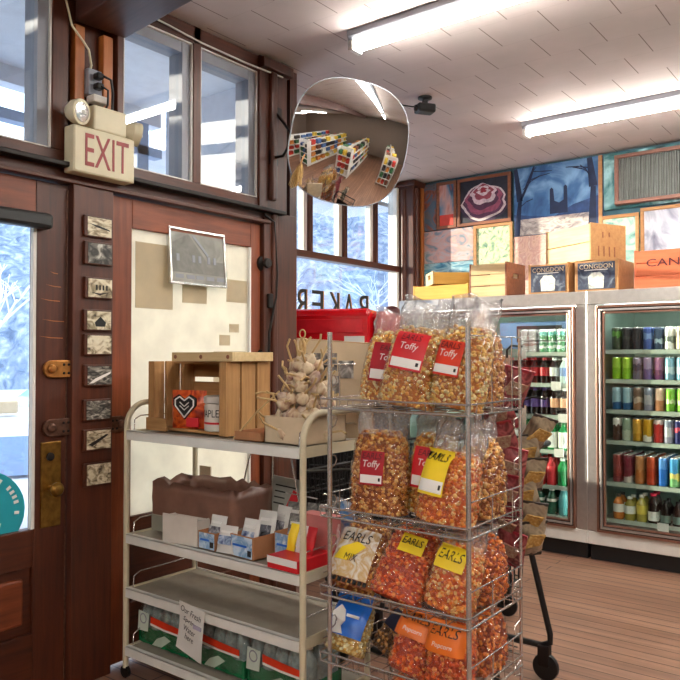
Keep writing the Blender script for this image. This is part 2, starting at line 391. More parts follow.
def hasp(d, y0, y1, z, m, flip=False, label=None):
    b = MB(); h = .036; n = 10; ym = y0+h*.9 if not flip else y1-h*.9
    sgn = -1 if not flip else 1
    arc = [(ym+sgn*h*.95*math.cos(a), z+h*math.sin(a)) for a in [PI/2-PI*i/n for i in range(n+1)]]
    end = y1 if not flip else y0
    poly = [(end, z+h)]+arc+[(end, z-h)]
    b.prism(poly, -.008, .006, 'x'); o = b.build('hasp', m, d, bevel=.003)
    if label: o['label'] = label
    for yy in (end-sgn*-.012, end-sgn*-.034):
        for zz in (-.018, .018):
            q = MB(); q.M = Matrix.Translation((.006, yy, z+zz)) @ Matrix.Rotation(PI/2, 4, 'Y'); q.lathe([(.006, 0), (.005, .003), (.001, .004)], 8); q.build('screw', M['iron'], o)
    q = MB(); q.M = Matrix.Translation((.006, ym, z)) @ Matrix.Rotation(PI/2, 4, 'Y'); q.lathe([(.02, 0), (.019, .008), (.012, .014), (.002, .015)], 14); q.build('staple', m, o)
hasp(d1, 1.668, 1.79, 1.342, M['gold'], label='bright yellow brass hasp')
hasp(d1, 1.668, 1.79, 1.098, M['bronze'], label='dark bronze hasp')
for k, (zz, y0, y1) in enumerate(((1.685, 1.68, 1.75), (1.625, 1.655, 1.745), (1.54, 1.665, 1.765), (1.47, 1.65, 1.76), (1.74, 1.70, 1.735))):
    b = MB(); b.prism([(y0, zz+.008), ((y0+y1)/2, zz), (y1, zz-.001), (y1, zz+.003), ((y0+y1)/2, zz+.004)], -.0125, -.0112, 'x'); b.build('scuff_mark', M['owood'], d1)
MB().tube([(-.01, 1.776, 2.1), (-.01, 1.776, .05)], .004, 6).build('weather_strip', M['bronze'], d1)
# teal round sticker on the door glass (its rim marks are unreadable)
st = MB(); cy, cz, rr = 1.405, .78, .205
st.prism([(cy+rr*math.cos(2*PI*i/40), cz+rr*.86*math.sin(2*PI*i/40)) for i in range(40)], -.035, -.034, 'x')
st = st.build('sticker', plain('teal_sticker', S(30, 160, 176), .5, var=.06), d1); st['label'] = 'teal oval sticker low on the glass'
b = MB()
for i in range(-2, 17):
    a = math.radians(12+i*8.5)
    if i % 5 == 4: continue
    y, z = cy+.17*math.cos(a), cz+.146*math.sin(a)
    b.M = Matrix.Translation((-.033, y, z)) @ Matrix.Rotation(a-PI/2, 4, 'X'); b.box(0, -.006, -.01, .001, .006, .01)
b.M = Matrix()
for i in range(12): 
    if i != 4: b.box(-.033, 1.24+.02*i, .79, -.032, 1.252+.02*i, .803)
b.prism([(1.40, .665), (1.44, .70), (1.47, .715), (1.50, .70), (1.51, .735), (1.45, .74), (1.41, .70)], -.033, -.032, 'x')
b.build('sticker_print', M['whp'], st)

# ------------------------------------------------------------------ door 2 (papered glass)
d2 = sroot('door_2', (XW, 0, 0))
dp(d2, 'stile', M['rwood'], 1.99, 2.108, .02, 2.12); dp(d2, 'stile', M['rwood'], 2.882, 2.958, .02, 2.12)
dp(d2, 'top_rail', M['rwoody'], 2.108, 2.882, 1.985, 2.12); dp(d2, 'lock_rail', M['dwoody'], 2.108, 2.882, .54, .66); dp(d2, 'bottom_rail', M['dwoody'], 2.108, 2.882, .02, .27)
dp(d2, 'panel_field', M['dwoody'], 2.108, 2.882, .27, .54, -.05, -.03)
def transl(name, col, k=.5):
    m, nt, out = newmat(name); L = nt.links.new
    tc = N(nt, 'ShaderNodeTexCoord'); no = N(nt, 'ShaderNodeTexNoise', Scale=9, Detail=5); L(tc.outputs['Object'], no.inputs['Vector'])
    r = ramp(nt, [(.35, mul(col, .93)), (.65, mul(col, 1.03))]); L(no.outputs['Fac'], r.inputs['Fac'])
    a = N(nt, 'ShaderNodeBsdfDiffuse'); b = N(nt, 'ShaderNodeBsdfTranslucent'); L(r.outputs['Color'], a.inputs['Color']); L(r.outputs['Color'], b.inputs['Color'])
    mx = N(nt, 'ShaderNodeMixShader', Fac=k); L(a.outputs[0], mx.inputs[1]); L(b.outputs[0], mx.inputs[2]); L(mx.outputs[0], out.inputs[0]); return m
o = dp(d2, 'paper_cover', transl('cream_paper_cover', S(252, 245, 228), .62), 2.108, 2.882, .66, 1.985, -.034, -.03, 0); o['label'] = 'cream paper covering the whole door glass'
pm = transl('tan_paper_patch', S(226, 214, 190), .5)
for (y0, y1, z0, z1) in [(2.14, 2.36, 1.62, 1.93), (2.42, 2.58, 1.66, 1.78), (2.72, 2.87, 1.68, 1.80), (2.74, 2.81, 1.52, 1.565), (2.67, 2.745, 1.45, 1.505), (2.63, 2.86, 1.25, 1.42)]:
    dp(d2, 'paper_patch', pm, y0, y1, z0, z1, -.0295, -.027, 0)
dp(d2, 'glazing_bead', M['white'], 2.87, 2.883, .66, 1.985, -.024, -.008, .002)
hasp(d2, 1.985, 2.075, 1.09, M['bronze'], True, 'dark bronze hasp')
for z in (1.905, 1.39):
    b = MB(); b.M = Matrix.Translation((-.012, 2.972, z)) @ Matrix.Rotation(PI/2, 4, 'Y')
    b.lathe([(.045, 0), (.042, .012), (.02, .016), (.018, .03), (.03, .036), (.026, .05), (.004, .055)], 12); b.build('hinge_knob', M['iron'], d2)
b = MB(); b.tube([(.02, 2.955, 2.17), (.025, 3.03, 2.14), (.03, 3.05, 1.85), (.03, 3.04, 1.72), (.03, 2.985, 1.52), (.03, 2.975, 1.2)], .007, 6); b.build('door_spring', M['iron'], d2)
b = MB(); b.box(-.012, 2.985, 1.66, .03, 3.02, 1.74); b.build('spring_clip', M['iron'], d2, bevel=.005)

# ------------------------------------------------------------------ display window 1 on the street wall
w1 = sroot('window_1', (XB, 0, 0))
def wp(name, m, y0, y1, z0, z1, x0=-.1, x1=0, bevel=.004): return MB().box(x0, y0, z0, x1, y1, z1).build(name, m, w1, bevel=bevel)
wp('sill_wall', M['dwoody'], 3.2, 5.92, 0, .72); wp('sill', M['white'], 3.2, 5.92, .72, .76, -.12, .06)
wp('jamb', M['white'], 5.885, 5.925, .76, ZC, -.1, .0); wp('jamb', M['dwood'], 3.26, 3.3, .76, ZC)
wp('cross_bar', M['dwoody'], 3.26, 5.89, 2.185, 2.238, -.06, .03); wp('head_rail', M['dwoody'], 3.26, 5.9, 2.99, ZC)
for y in (3.645, 4.11, 4.575, 5.04, 5.505):
    wp('mullion', M['dwood'], y, y+.04, 2.238, 2.99, -.03, .02); wp('mullion_lit_edge', M['white'], y-.045, y, 2.238, 2.99, -.06, -.01, 0)  # white strip paints in the lit left side of each mullion
wp('pane', M['glass'], 3.3, 5.885, .76, 2.99, -.045, -.041, 0)
# gilt window lettering, seen from behind
gl = plain('gilt_letter', S(168, 112, 44), .45, .3, var=.2, scale=30)
cx = 4.36
for k, ch in enumerate('YREKAB'):
    y = 4.215+.215*k
    t = text(ch, M['ink'], w1, (-.032, y+.09, 1.82), w=.15, h=.23, rot=(PI/2, 0, -PI/2), name='letter')
    t2 = text(ch, gl, t, (-.016, 0, .0035), w=.15, h=.23, rot=(0, 0, 0), name='letter_shade')
# corner column
cl = sroot('trim_2', (XB, 0, 0))
MB().box(-.1, 5.925, 0, .165, 6.1, ZC).build('shaft', M['dwood'], cl, bevel=.01)
b = MB(); 
for (x, y) in ((.165, 5.97), (.05, 5.93)): b.lathe([(.028, .02), (.028, ZC-.08)], 12, c=(x, y, 0))
b.build('half_round', M['dwood'], cl)
MB().box(-.1, 5.88, ZC-.06, .2, 6.1, ZC-.005).build('capital', M['dwood'], cl, bevel=.015)
MB().box(.165, 6.04, 1.8, .185, 6.1, ZC-.06).build('edge_strip', M['owood'], cl, bevel=.004)

# ------------------------------------------------------------------ outside
gs = struct(MB().box(-70, -40, -.62, -4.15, 70, -.5).build('ground_snow', M['snow']))
struct(MB().box(-12.6, -40, -.498, -9.2, 70, -.49).build('ground_road', plain('slushy_road', S(150, 172, 196), .6, var=.15, scale=1.2)))
pc = sroot('porch', (-2.94, 0, 0))
MB().box(-1.15, -.2, 3.03, 0, 3.2, 3.14).build('soffit', M['soffit'], pc)
MB().box(-1.15, -.2, 2.93, -1.05, 3.2, 3.03).build('header_beam', M['soffit'], pc)
MB().box(-1.12, -.2, 2.72, -1.04, 3.2, 2.78).build('lower_rail', M['post'], pc)
for y in (.9, 1.6, 2.5, 3.0):
    MB().box(-1.12, y, 2.55, -1.04, y+.09, 2.93).build('bracket', M['post'], pc)
for y in (1.75, 2.62):
    MB().box(-1.12, y, -.01, -1.02, y+.1, 2.93).build('porch_post', M['post'], pc)
MB().box(-.95, 3.16, -.01, -.01, 3.2, 3.03).build('siding', M['soffit'], pc)
MB().box(-5.8, .3, -.5, 0.0, .4, 3.06).build('sun_block_wall', M['white'], pc)  # unseen wall, added to keep the low sun off the doors
MB().box(-1.2, .4, -.55, 0, 3.2, -.01).build('threshold', M['snow'], pc)
MB().box(-1.75, 3.3, 2.82, -1.02, 6.1, 2.86).build('sun_cut_board', M['soffit'], pc)  # unseen board, added to cut the sun off the upper back wall
MB().box(-1.75, 3.3, 2.86, -1.70, 6.1, 3.1).build('sun_cut_fascia', M['soffit'], pc)  # front edge of the added sun-cutting board
# wooded snowy hillside across the road
hm = art('frosted_wood', [S(84, 104, 134), S(112, 132, 160), S(142, 158, 180), S(178, 190, 206)], 1.6, 3, 1.2, (1, 1, .5), .9)
b = MB()
def hill(u, v):
    a = math.radians(8+72*u); d = 44+16*v
    x, y = -math.cos(a)*d, math.sin(a)*d
    return (x, y, -.6+13.9*v**.8*(1+.08*math.sin(u*23))+.5*math.sin(u*60+v*9))
b.grid(hill, 60, 14); struct(b.build('hillside', hm))
def tree(loc, h, seed, label):
    r = random.Random(seed); b = MB()
    def branch(p, d, L, rad, lv):
        q = p+d*L; mid = (p+q)/2+Vector((r.uniform(-1, 1), r.uniform(-1, 1), r.uniform(-.3, .6)))*L*.07
        b.tube([p, mid, q], rad, 5 if lv < 2 else 3, 0 if lv < 1 else 1)
        if lv >= 4: return
        for k in range(3 if lv < 3 else 2):
            nd = (d+Vector((r.uniform(-1, 1), r.uniform(-1, 1), r.uniform(-.45, .55)))*(.75 if lv else .95)).normalized()
            branch(p+(q-p)*r.uniform(.45, 1), nd, L*r.uniform(.55, .75), rad*.55, lv+1)
    branch(Vector((0, 0, 0)), Vector((0, 0, 1)), h*.4, h*.016, 0)
    o = b.build('bare_tree', [M['frost'], M['snow']], None, loc); tag(o, label, 'tree', 'frosted trees across the road')
    return o
tp = [(-17, 8.2, 9), (-18.5, 12.9, 9), (-17, 15, 9), (-19, 17.5, 11), (-17.5, 20.5, 10), (-21, 22, 11), (-18, 25, 10), (-22, 14, 11), (-13.8, 17.2, 6), (-23, 10.5, 7)]
for k, (x, y, h) in enumerate(tp):
    tree((x, y, -.52), h*.72, 40+k, 'frost-covered bare tree across the snowy road, seen through the shop glass')
# fence by the road
fn = thing('fence', 'low grey wooden fence standing in the snow across the road', 'fence', (-14.2, 7.6, -.5), 0)
for k in range(5): MB().box(-.04, k*.9-.04, 0, .04, k*.9+.04, 1.0).build('fence_post', M['post'], fn)
for z in (.45, .8): MB().box(-.03, 0, z, .03, 3.6, z+.1).build('fence_rail', M['post'], fn)
# parked cars
def car(loc, rz, paint, label, plate=False):
    t = thing('parked_car', label, 'car', loc, rz)
    prof = [(-2.1, .35), (-2.15, .62), (-2.0, .82), (-1.05, .95), (-.45, 1.38), (.9, 1.42), (1.6, 1.0), (2.05, .92), (2.15, .6), (2.1, .35)]
    b = MB(); b.prism(prof, -.82, .82, 'y'); b.build('body', paint, t, bevel=.07)
    gm = plain('car_window', S(120, 150, 190), .1, var=.05)
    b = MB(); b.prism([(-.98, .98), (-.47, 1.33), (.25, 1.36), (.25, .98)], -.835, .835, 'y'); b.build('side_window', gm, t)
    b = MB(); b.prism([(.32, .98), (.32, 1.36), (.85, 1.36), (1.38, 1.02)], -.835, .835, 'y'); b.build('side_window', gm, t)
    b = MB(); b.add([(-1.0, -.66, 1.0), (-1.0, .66, 1.0), (-.66, .6, 1.26), (-.66, -.6, 1.26)], [(0, 1, 2, 3)]); b.add([(-1.07, -.66, .975), (-1.07, .66, .975), (-.7, .6, 1.25), (-.7, -.6, 1.25)], [(3, 2, 1, 0)]); b.build('windscreen', gm, t)
    for x in (-1.35, 1.35):
        for y in (-.8, .8):
            b = MB(); b.M = Matrix.Translation((x, y-.09, .31)) @ Matrix.Rotation(-PI/2, 4, 'X'); b.lathe([(.2, 0), (.31, .01), (.32, .1), (.31, .18), (.2, .19)], 20); b.build('wheel', M['black'], t)
    for y in (-.6, .6): MB().box(-2.17, y-.16, .6, -2.05, y+.16, .74).build('headlight', M['chrome'], t, bevel=.03)
    if plate: MB().box(-.1, -.1, 1.42, .1, .35, 1.54).build('roof_sign', M['corr'], t, bevel=.02); MB().box(-2.19, -.26, .44, -2.15, .26, .56).build('number_plate', M['corr'], t, bevel=.01)
    return t
car((-6.9, 3.7, -.58), math.radians(151), plain('white_car_paint', S(226, 234, 246), .25, var=.03), 'white car parked nose-on just outside the left glass door', True)
car((-10.2, 6.6, -.49), math.radians(80), plain('teal_car_paint', S(58, 140, 178), .3, var=.05), 'teal car parked behind the white car outside', False)

# ------------------------------------------------------------------ fluorescent lamps
def lamp(x, y, L, label, grp=None):
    t = thing('ceiling_lamp', label, 'ceiling light', (x, y, ZC), 0, grp)
    b = MB(); b.prism([(-.05, 0), (-.05, -.03), (-.03, -.055), (.03, -.055), (.05, -.03), (.05, 0)], 0, L, 'x'); b.build('housing', M['grey'], t)
    for yy in (-.02, .02):
        MB().tube([(.03, yy, -.075), (L-.03, yy, -.075)], .016, 10).build('tube', M['tube'], t)
    for x2 in (0, L-.035): MB().box(x2, -.045, -.1, x2+.03, .045, -.05).build('end_socket', M['white'], t, bevel=.004)
lamp(-2.25, 3.03, 2.44, 'fluorescent strip lamp on the ceiling behind the dark beam, nearest the round mirror')
lamp(-2.16, 4.96, 2.44, 'fluorescent strip lamp on the ceiling in front of the drinks coolers')
for (x, y) in ((.6, 3.03), (.7, 4.96), (-2.25, -1.6), (.6, -1.6), (-2.25, -4.2), (.6, -4.2), (-.3, .9)):
    lamp(x, y, 2.44, 'fluorescent strip lamp on the ceiling behind the viewpoint, out of frame', 'ceiling lamps out of frame')
# ------------------------------------------------------------------ things on the left wall
FX = PI/2            # turns a thing built facing -y so that it faces the room from the left wall
# EXIT sign with two lamp heads
ex = thing('exit_sign', 'cream EXIT sign with red letters and two lamp heads above the pillar', 'exit sign', (XW, 1.8965, 2.165), FX)
b = MB(); b.box(-.1525, -.082, .0, .1525, -.01, .197); b.build('housing', M['beige'], ex, bevel=.006)
MB().box(-.147, -.085, .006, .147, -.081, .191).build('face_plate', M['beige'], ex)
text('EXIT', M['exitred'], ex, (.009, -.0856, .101), w=.218, h=.137, depth=.001)
b = MB(); b.box(-.055, -.08, .197, .112, .0, .305); b.build('battery_case', M['beige'], ex, bevel=.008)
def head(x, y, z, rz, rx, nm, lab):
    b = MB(); b.M = Matrix.Translation((x, y, z)) @ Matrix.Rotation(rz, 4, 'Z') @ Matrix.Rotation(PI/2+rx, 4, 'X')
    b.lathe([(.016, -.048), (.032, -.036), (.05, -.008), (.053, .018), (.053, .027), (.046, .029)], 20, 0, mis=[0]*5)
    o = b.build('lamp_head', M['beige'], ex); o['label'] = lab
    q = MB(); q.M = b.M; q.lathe([(.046, .024), (.04, .03), (.024, .034), (.004, .036)], 20); q.build('lens', M['chrome'], o)
    q = MB(); q.M = b.M; q.lathe([(.011, .032), (.01, .04), (.003, .044)], 12); q.build('bulb', M['white'], o)
head(-.135, -.075, .25, .3, .1, 'lamp', 'round lamp head with a bright reflector, aimed at the room')
head(.16, -.06, .232, 1.25, .15, 'lamp', 'lamp head turned away to the right')
# outlet box above it, with plugs
ob = thing('outlet_box', 'grey electrical outlet box with plugs above the EXIT sign', 'outlet', (XW-.05, 1.895, 2.535), FX)
MB().box(-.035, -.06, .0, .035, 0, .115).build('box', M['grey'], ob, bevel=.006)
for z in (.035, .08):
    b = MB(); b.box(-.016, -.1, z-.014, .02, -.06, z+.014); b.build('plug', M['black'], ob, bevel=.008)
b = MB(); b.tube([(.01, -.1, .08), (.045, -.11, .07), (.06, -.1, .02), (.065, -.09, -.05), (.06, -.08, -.09)], .006, 7); b.build('cord', M['black'], ob)
b = MB(); b.tube([(.0, -.1, .035), (.03, -.11, .02), (.035, -.1, -.04), (.03, -.08, -.07)], .005, 7); b.build('cord', M['black'], ob)
MB().box(-.028, -.09, -.035, .05, -.03, -.002).build('adaptor', M['white'], ob, bevel=.008)
# cables
b = MB(); b.tube([(0, 1.745, 3.04), (.01, 1.75, 2.9), (.015, 1.775, 2.8), (.012, 1.83, 2.755), (-.02, 1.88, 2.74), (-.03, 1.9, 2.68), (-.04, 1.895, 2.636)], .005, 6)
tag(b.build('cable', M['beige'], None, (XW, 0, 0)), 'thin pale cable running down beside the beam into the outlet box', 'cable')
b = MB(); b.tube([(.012, 2.07, 2.99), (.014, 2.2, 2.992), (.016, 2.5, 2.97), (.02, 2.8, 2.965), (.024, 3.1, 2.972)], .0045, 6)
tag(b.build('cable', M['white'], None, (XW, 0, 0)), 'thin white cable strung along the top of the transom windows', 'cable')
# framed postcards on the pillar
sep = [[S(70, 58, 44), S(160, 146, 116), S(222, 212, 184), S(232, 226, 204)], [S(26, 24, 22), S(60, 58, 54), S(130, 126, 116), S(206, 202, 190)]]
desc = ['with a pale sky and a low dark shoreline, topmost on the pillar', 'dark trees with a pale gap of sky, second from the top', 'a pale street with small dark figures, third from the top', 'a gabled house in sepia, fourth from the top', 'mottled sepia crowd, fifth from the top just above the yellow hasp', 'dark hillside with a white curving road, beside the yellow hasp', 'grey town under a wide pale sky, seventh down', 'sepia fields crossed by a slanting road, between the two bronze hasps', 'white ground with dark scattered shapes, lowest on the pillar']
for k, (zt, dk) in enumerate(zip((2.0, 1.885, 1.735, 1.595, 1.49, 1.357, 1.208, 1.08, .932), (0, 1, 0, 0, 0, 1, 1, 0, 0))):
    t = thing('postcard', 'small framed photograph: '+desc[k], 'postcard', (XW+.02, 1.9+.002*(k % 3), zt-.045), FX, 'old photographs on the door pillar')
    h = .046 if k not in (1, 8) else .05
    MB().box(-.07, -.016, -h, .067, 0, h).build('backing_board', M['dwoody'], t, bevel=.003)
    im = MB(); im.box(-.056, -.0185, -h+.006, .062, -.016, h-.007)
    im.build('picture', art('old_photo_%d' % k, sep[dk], 16+2*k, 5+k, 1.2, (1, 1, 2.2 if k in (0, 5, 6, 7) else 1.2), .45), t)
    g = MB(); z0 = -h+.007
    if k == 3: g.prism([(-.02, z0+.03), (.008, z0+.055), (.036, z0+.03), (.03, z0+.012), (-.014, z0+.012)], -.0195, -.0185, 'y')
    if k == 5: g.prism([(-.05, z0+.004), (-.03, z0+.006), (.055, z0+.045), (.058, z0+.055), (-.02, z0+.026)], -.0195, -.0185, 'y')
    if k == 0: g.prism([(-.05, z0+.05), (.0, z0+.044), (.05, z0+.032), (.055, z0+.026), (-.01, z0+.036)], -.0195, -.0185, 'y')
    if k == 7: g.prism([(-.05, z0+.02), (.04, z0+.06), (.05, z0+.056), (-.03, z0+.012)], -.0195, -.0185, 'y')
    if k == 2:
        for q in range(4): g.box(-.02+q*.017, -.0195, z0+.03, -.012+q*.017, -.0185, z0+.052)
        g.prism([(-.05, z0+.02), (.0, z0+.008), (.055, z0+.024), (.0, z0+.016)], -.0195, -.0185, 'y')
    if g.v: g.build('picture_detail', M['whp'] if k == 5 else M['ink'], t)
# framed picture hung on door 2
t = thing('framed_picture', 'silver-framed grey print of a house hanging on the papered door', 'picture', (XW-.008, 2.5, 1.745), FX, rot=(math.radians(-4), math.radians(0), FX))
b = MB()
for (x0, z0, x1, z1) in [(-.185, 0, .185, .012), (-.185, .268, .185, .28), (-.185, .012, -.173, .268), (.173, .012, .185, .268)]: b.box(x0, -.022, z0, x1, 0, z1)
b.build('frame', M['chrome'], t, bevel=.002)
MB().box(-.173, -.014, .012, .173, -.004, .268).build('print', art('grey_print', [S(124, 124, 118), S(150, 150, 142), S(172, 170, 160)], 9, 2, 1, (1, 1, 1), .5), t)
b = MB(); b.prism([(-.17, .10), (-.17, .2), (-.06, .255), (.05, .13), (.17, .13), (.17, .06), (-.17, .06)], -.0155, -.014, 'y'); b.build('print_house', art('print_house', [S(112, 112, 108), S(136, 136, 130)], 14, 4), t)
for x in (-.14, -.04, .0, .06, .1): MB().box(x, -.017, .115, x+.018, -.0155, .15).build('print_window', M['grey'], t)
for x in (-.15, -.08, -.02, .05, .12): MB().box(x, -.017, .03, x+.05, -.0155, .05).build('print_hedge', M['grey'], t)
MB().prism([(-.04, .25), (-.02, .25), (.07, .16), (.06, .15)], -.017, -.0155, 'y').build('print_roof', M['grey'], t)

# ------------------------------------------------------------------ round mirror on its bracket
mp_ = Vector((-2.36, 3.15, 2.53)); t = thing('convex_mirror', 'large convex security mirror bracketed off the left wall post near the ceiling', 'mirror', mp_)
nrm = Vector((.79, -.615, -.28)).normalized()
rot = (-nrm).to_track_quat('Y', 'Z').to_matrix().to_4x4() @ Matrix.Rotation(math.radians(8), 4, 'Y')
RC, R0 = 1.1, .322
def out_r(th): n = 2.7; c, s_ = abs(math.cos(th)), abs(math.sin(th)); return R0*(c**n+s_**n)**(-1/n)
b = MB(); b.M = rot
def dome(u, v):
    th = 2*PI*u; r = out_r(th)*v; return (r*math.cos(th), -math.sqrt(max(.0, RC*RC-r*r))+math.sqrt(RC*RC-R0*R0), r*math.sin(th))
b.grid(dome, 72, 26)
mm, nt, out = newmat('mirror_glass'); g = N(nt, 'ShaderNodeBsdfGlossy', Roughness=.008); tc = N(nt, 'ShaderNodeTexCoord'); no = N(nt, 'ShaderNodeTexNoise', Scale=3); nt.links.new(tc.outputs['Object'], no.inputs['Vector'])
r = ramp(nt, [(0, (.82, .82, .82, 1)), (1, (.9, .9, .9, 1))]); nt.links.new(no.outputs['Fac'], r.inputs['Fac']); nt.links.new(r.outputs['Color'], g.inputs['Color']); nt.links.new(g.outputs[0], out.inputs[0])
b.build('mirror_dome', mm, t)
b = MB(); b.M = rot
def back(u, v):
    p = dome(u, 1); k = 1-v; return (p[0]*k*1.003, p[1]+.006+.03*(1-k*k)*.9, p[2]*k*1.003)
b.grid(back, 72, 6); b.build('back_shell', M['black'], t)
b = MB(); b.M = rot; b.tube([Vector(dome(i/72, 1))+Vector((0, .004, 0)) for i in range(72)], .005, 6, close=True); b.build('rim', M['grey'], t)
inv = Vector((XW+.012, 3.03, 2.5))-mp_; bk = rot @ Vector((0, .02, 0)); lf = rot @ Vector((-.3, .0, -.02))
b = MB(); b.tube([inv, inv+Vector((.08, 0, .0)), lf+Vector((-.01, .01, 0)), bk], .009, 8); b.tube([inv+Vector((0, .03, .26)), lf+Vector((-.005, .012, -.02)), bk], .007, 8)
b.box(inv.x-.002, inv.y-.03, inv.z-.04, inv.x+.012, inv.y+.03, inv.z+.04); b.box(inv.x-.002, inv.y, inv.z+.23, inv.x+.012, inv.y+.06, inv.z+.29); b.build('bracket', M['iron'], t)
# straw whisk hung on the bracket
t = thing('straw_whisk', 'small straw whisk hanging at the lower left edge of the round mirror', 'whisk', (-2.53, 2.92, 2.305)); t.scale = (.8, .8, .8)
b = MB(); rr = random.Random(3)
for k in range(60):
    a = rr.uniform(0, 2*PI); q = rr.uniform(0, .045)
    b.tube([(.012*math.cos(a)+.02, .008*math.sin(a), .1), (q*math.cos(a)-.0, q*.5*math.sin(a), .05), (q*1.3*math.cos(a)-.02, q*.6*math.sin(a), rr.uniform(-.035, -.0))], .0025, 3)
b.build('straw', plain('straw', S(206, 168, 104), .8, var=.2, scale=60), t)
MB().tube([(.02, 0, .095), (.03, 0, .125), (.02, .05, .19), (-.02, .08, .235)], .006, 6).build('handle', M['tanbox'], t)
# security camera
t = thing('security_camera', 'small black security camera under the ceiling right of the mirror', 'camera', (-2.44, 4.06, ZC))
b = MB(); b.lathe([(.045, 0), (.045, -.012), (.02, -.02), (.018, -.05)], 14); b.build('mount', M['black'], t)
b = MB(); b.M = Matrix.Translation((.0, 0, -.075)) @ Matrix.Rotation(math.radians(-35), 4, 'Z'); b.box(-.045, -.06, -.028, .045, .06, .028); b.build('body', M['black'], t, bevel=.012)
b = MB(); b.M = Matrix.Translation((.0, 0, -.075)) @ Matrix.Rotation(math.radians(-35), 4, 'Z') @ Matrix.Translation((0, -.06, 0)) @ Matrix.Rotation(PI/2, 4, 'X'); b.lathe([(.022, 0), (.02, .01), (.004, .012)], 12); b.build('lens', M['iron'], t)
b = MB(); b.tube([(-.03, 0, -.05), (-.08, -.02, -.05), (-.14, -.05, -.035), (-.17, -.08, -.003)], .005, 6); b.build('cable', M['black'], t)

# ------------------------------------------------------------------ painted panels above the coolers
def panel(x0, x1, z0, z1, label, mat, frame=None, y=YC, cat='painting', th=.03):
    t = thing('painting', label, cat, ((x0+x1)/2, y, z0), 0, 'painted panels above the coolers'); wd = (x1-x0)/2; h = z1-z0
    MB().box(-wd, -th, 0, wd, 0, h).build('board', mat, t)
    if frame:
        b = MB(); f = .028
        for (a, c, d, e) in [(-wd, 0, wd, f), (-wd, h-f, wd, h), (-wd, f, -wd+f, h-f), (wd-f, f, wd, h-f)]: b.box(a, -th-.012, c, d, -th+.001, e)
        b.build('frame', frame, t, bevel=.003)
    return t
st_ = [S(176, 70, 60), S(206, 160, 150), S(100, 132, 158), S(60, 80, 104), S(180, 90, 80)]
panel(-3.66, -3.53, 2.58, 3.02, 'narrow dark blue and orange painted panel beside the corner column', art('blue_orange_paint', [S(36, 46, 64), S(110, 104, 108), S(80, 106, 128), S(150, 84, 60), S(60, 66, 76)], 5, 1))
t = panel(-3.52, -3.31, 2.58, 3.02, 'painted panel of red, white and blue upright stripes', art('striped_paint', st_, 7, 4, .8, (1, 1, .25)), M['brownbox'])
MB().box(-.075, -.034, .03, .07, -.03, .13).build('red_block', plain('scarlet_paint', S(206, 62, 46), .6), t)
t = panel(-3.30, -2.77, 2.58, 3.02, 'painting of a frosted cinnamon bun on a dark ground', art('night_ground', [S(24, 24, 34), S(44, 44, 58)], 8, 2), M['brownbox'])
rr = random.Random(5)
for k, (r, zc, c) in enumerate([(.215, .185, S(58, 36, 62)), (.2, .2, S(206, 190, 190)), (.18, .205, S(92, 52, 80)), (.165, .225, S(150, 76, 100)), (.135, .245, S(84, 44, 70)), (.115, .275, S(214, 190, 196)), (.085, .29, S(150, 66, 80)), (.055, .305, S(216, 196, 200)), (.03, .31, S(150, 40, 56))]):
    b = MB(); n = 44; ph = rr.uniform(0, 6)
    b.prism([((r*1.08+.011*math.sin(a*7+ph)+.006*math.sin(a*13+ph))*math.cos(a), zc+(r*.8+.011*math.sin(a*5+ph)*(1 if r > .06 else .4))*math.sin(a)) for a in [2*PI*i/n for i in range(n)]], -.0315-.0012*k, -.03, 'y')
    b.build('bun_ring', art('bun_ring_%d' % k, [mul(c, .7), c, mul(c, 1.2)], 16, k), t)
t = panel(-2.74, -1.97, 2.44, 3.03, 'blue night painting of a ruined twin-towered hall between bare trees', art('night_sky_paint', [S(40, 74, 120), S(66, 110, 160), S(128, 168, 206)], 3.5, 7), None)
MB().box(.355, -.045, .0, .385, -.03, .59).build('frame_strip', M['tanbox'], t)
navy = plain('navy_paint', S(26, 40, 72), .6, var=.25)
b = MB(); b.prism([(-.385, .0), (-.385, .19), (-.2, .16), (-.02, .14), (.14, .22), (.35, .27), (.35, 0)], -.0325, -.03, 'y'); b.build('hill', plain('dusk_blue_paint', S(44, 70, 116), .6, var=.3, scale=20), t)
b = MB(); b.prism([(-.06, .16), (-.06, .37), (-.045, .385), (-.03, .37), (-.02, .27), (.02, .25), (.04, .26), (.06, .27), (.06, .38), (.075, .395), (.09, .38), (.095, .16)], -.034, -.0325, 'y'); b.build('ruin', navy, t)
b = MB()
def limb(pts, w):
    for (p, q) in zip(pts, pts[1:]):
        d = Vector((q[0]-p[0], 0, q[1]-p[1])); n_ = Vector((-d.z, 0, d.x)).normalized()*w
        b.add([(p[0]-n_.x, -.0345, p[1]-n_.z), (q[0]-n_.x*.6, -.0345, q[1]-n_.z*.6), (q[0]+n_.x*.6, -.0345, q[1]+n_.z*.6), (p[0]+n_.x, -.0345, p[1]+n_.z)], [(0, 1, 2, 3)])
limb([(-.36, 0), (-.33, .3), (-.37, .59)], .028); limb([(-.33, .3), (-.25, .45), (-.2, .59)], .014)
for x, z, dx, dz in [(-.3, .4, .16, .1), (-.26, .47, .2, .04), (-.22, .55, .18, -.02), (-.28, .42, .1, .16), (-.33, .25, .12, .06)]: limb([(x, z), (x+dx*.5, z+dz*.7), (x+dx, z+dz)], .005)
b.build('painted_tree', navy, t); b = MB(); limb([(.3, 0), (.31, .35), (.28, .59)], .035)
for x, z, dx, dz in [(.3, .45, -.16, .08), (.3, .5, -.22, .04), (.3, .4, -.1, .14)]: limb([(x, z), (x+dx*.5, z+dz*.7), (x+dx, z+dz)], .006)
b.build('painted_tree', navy, t)
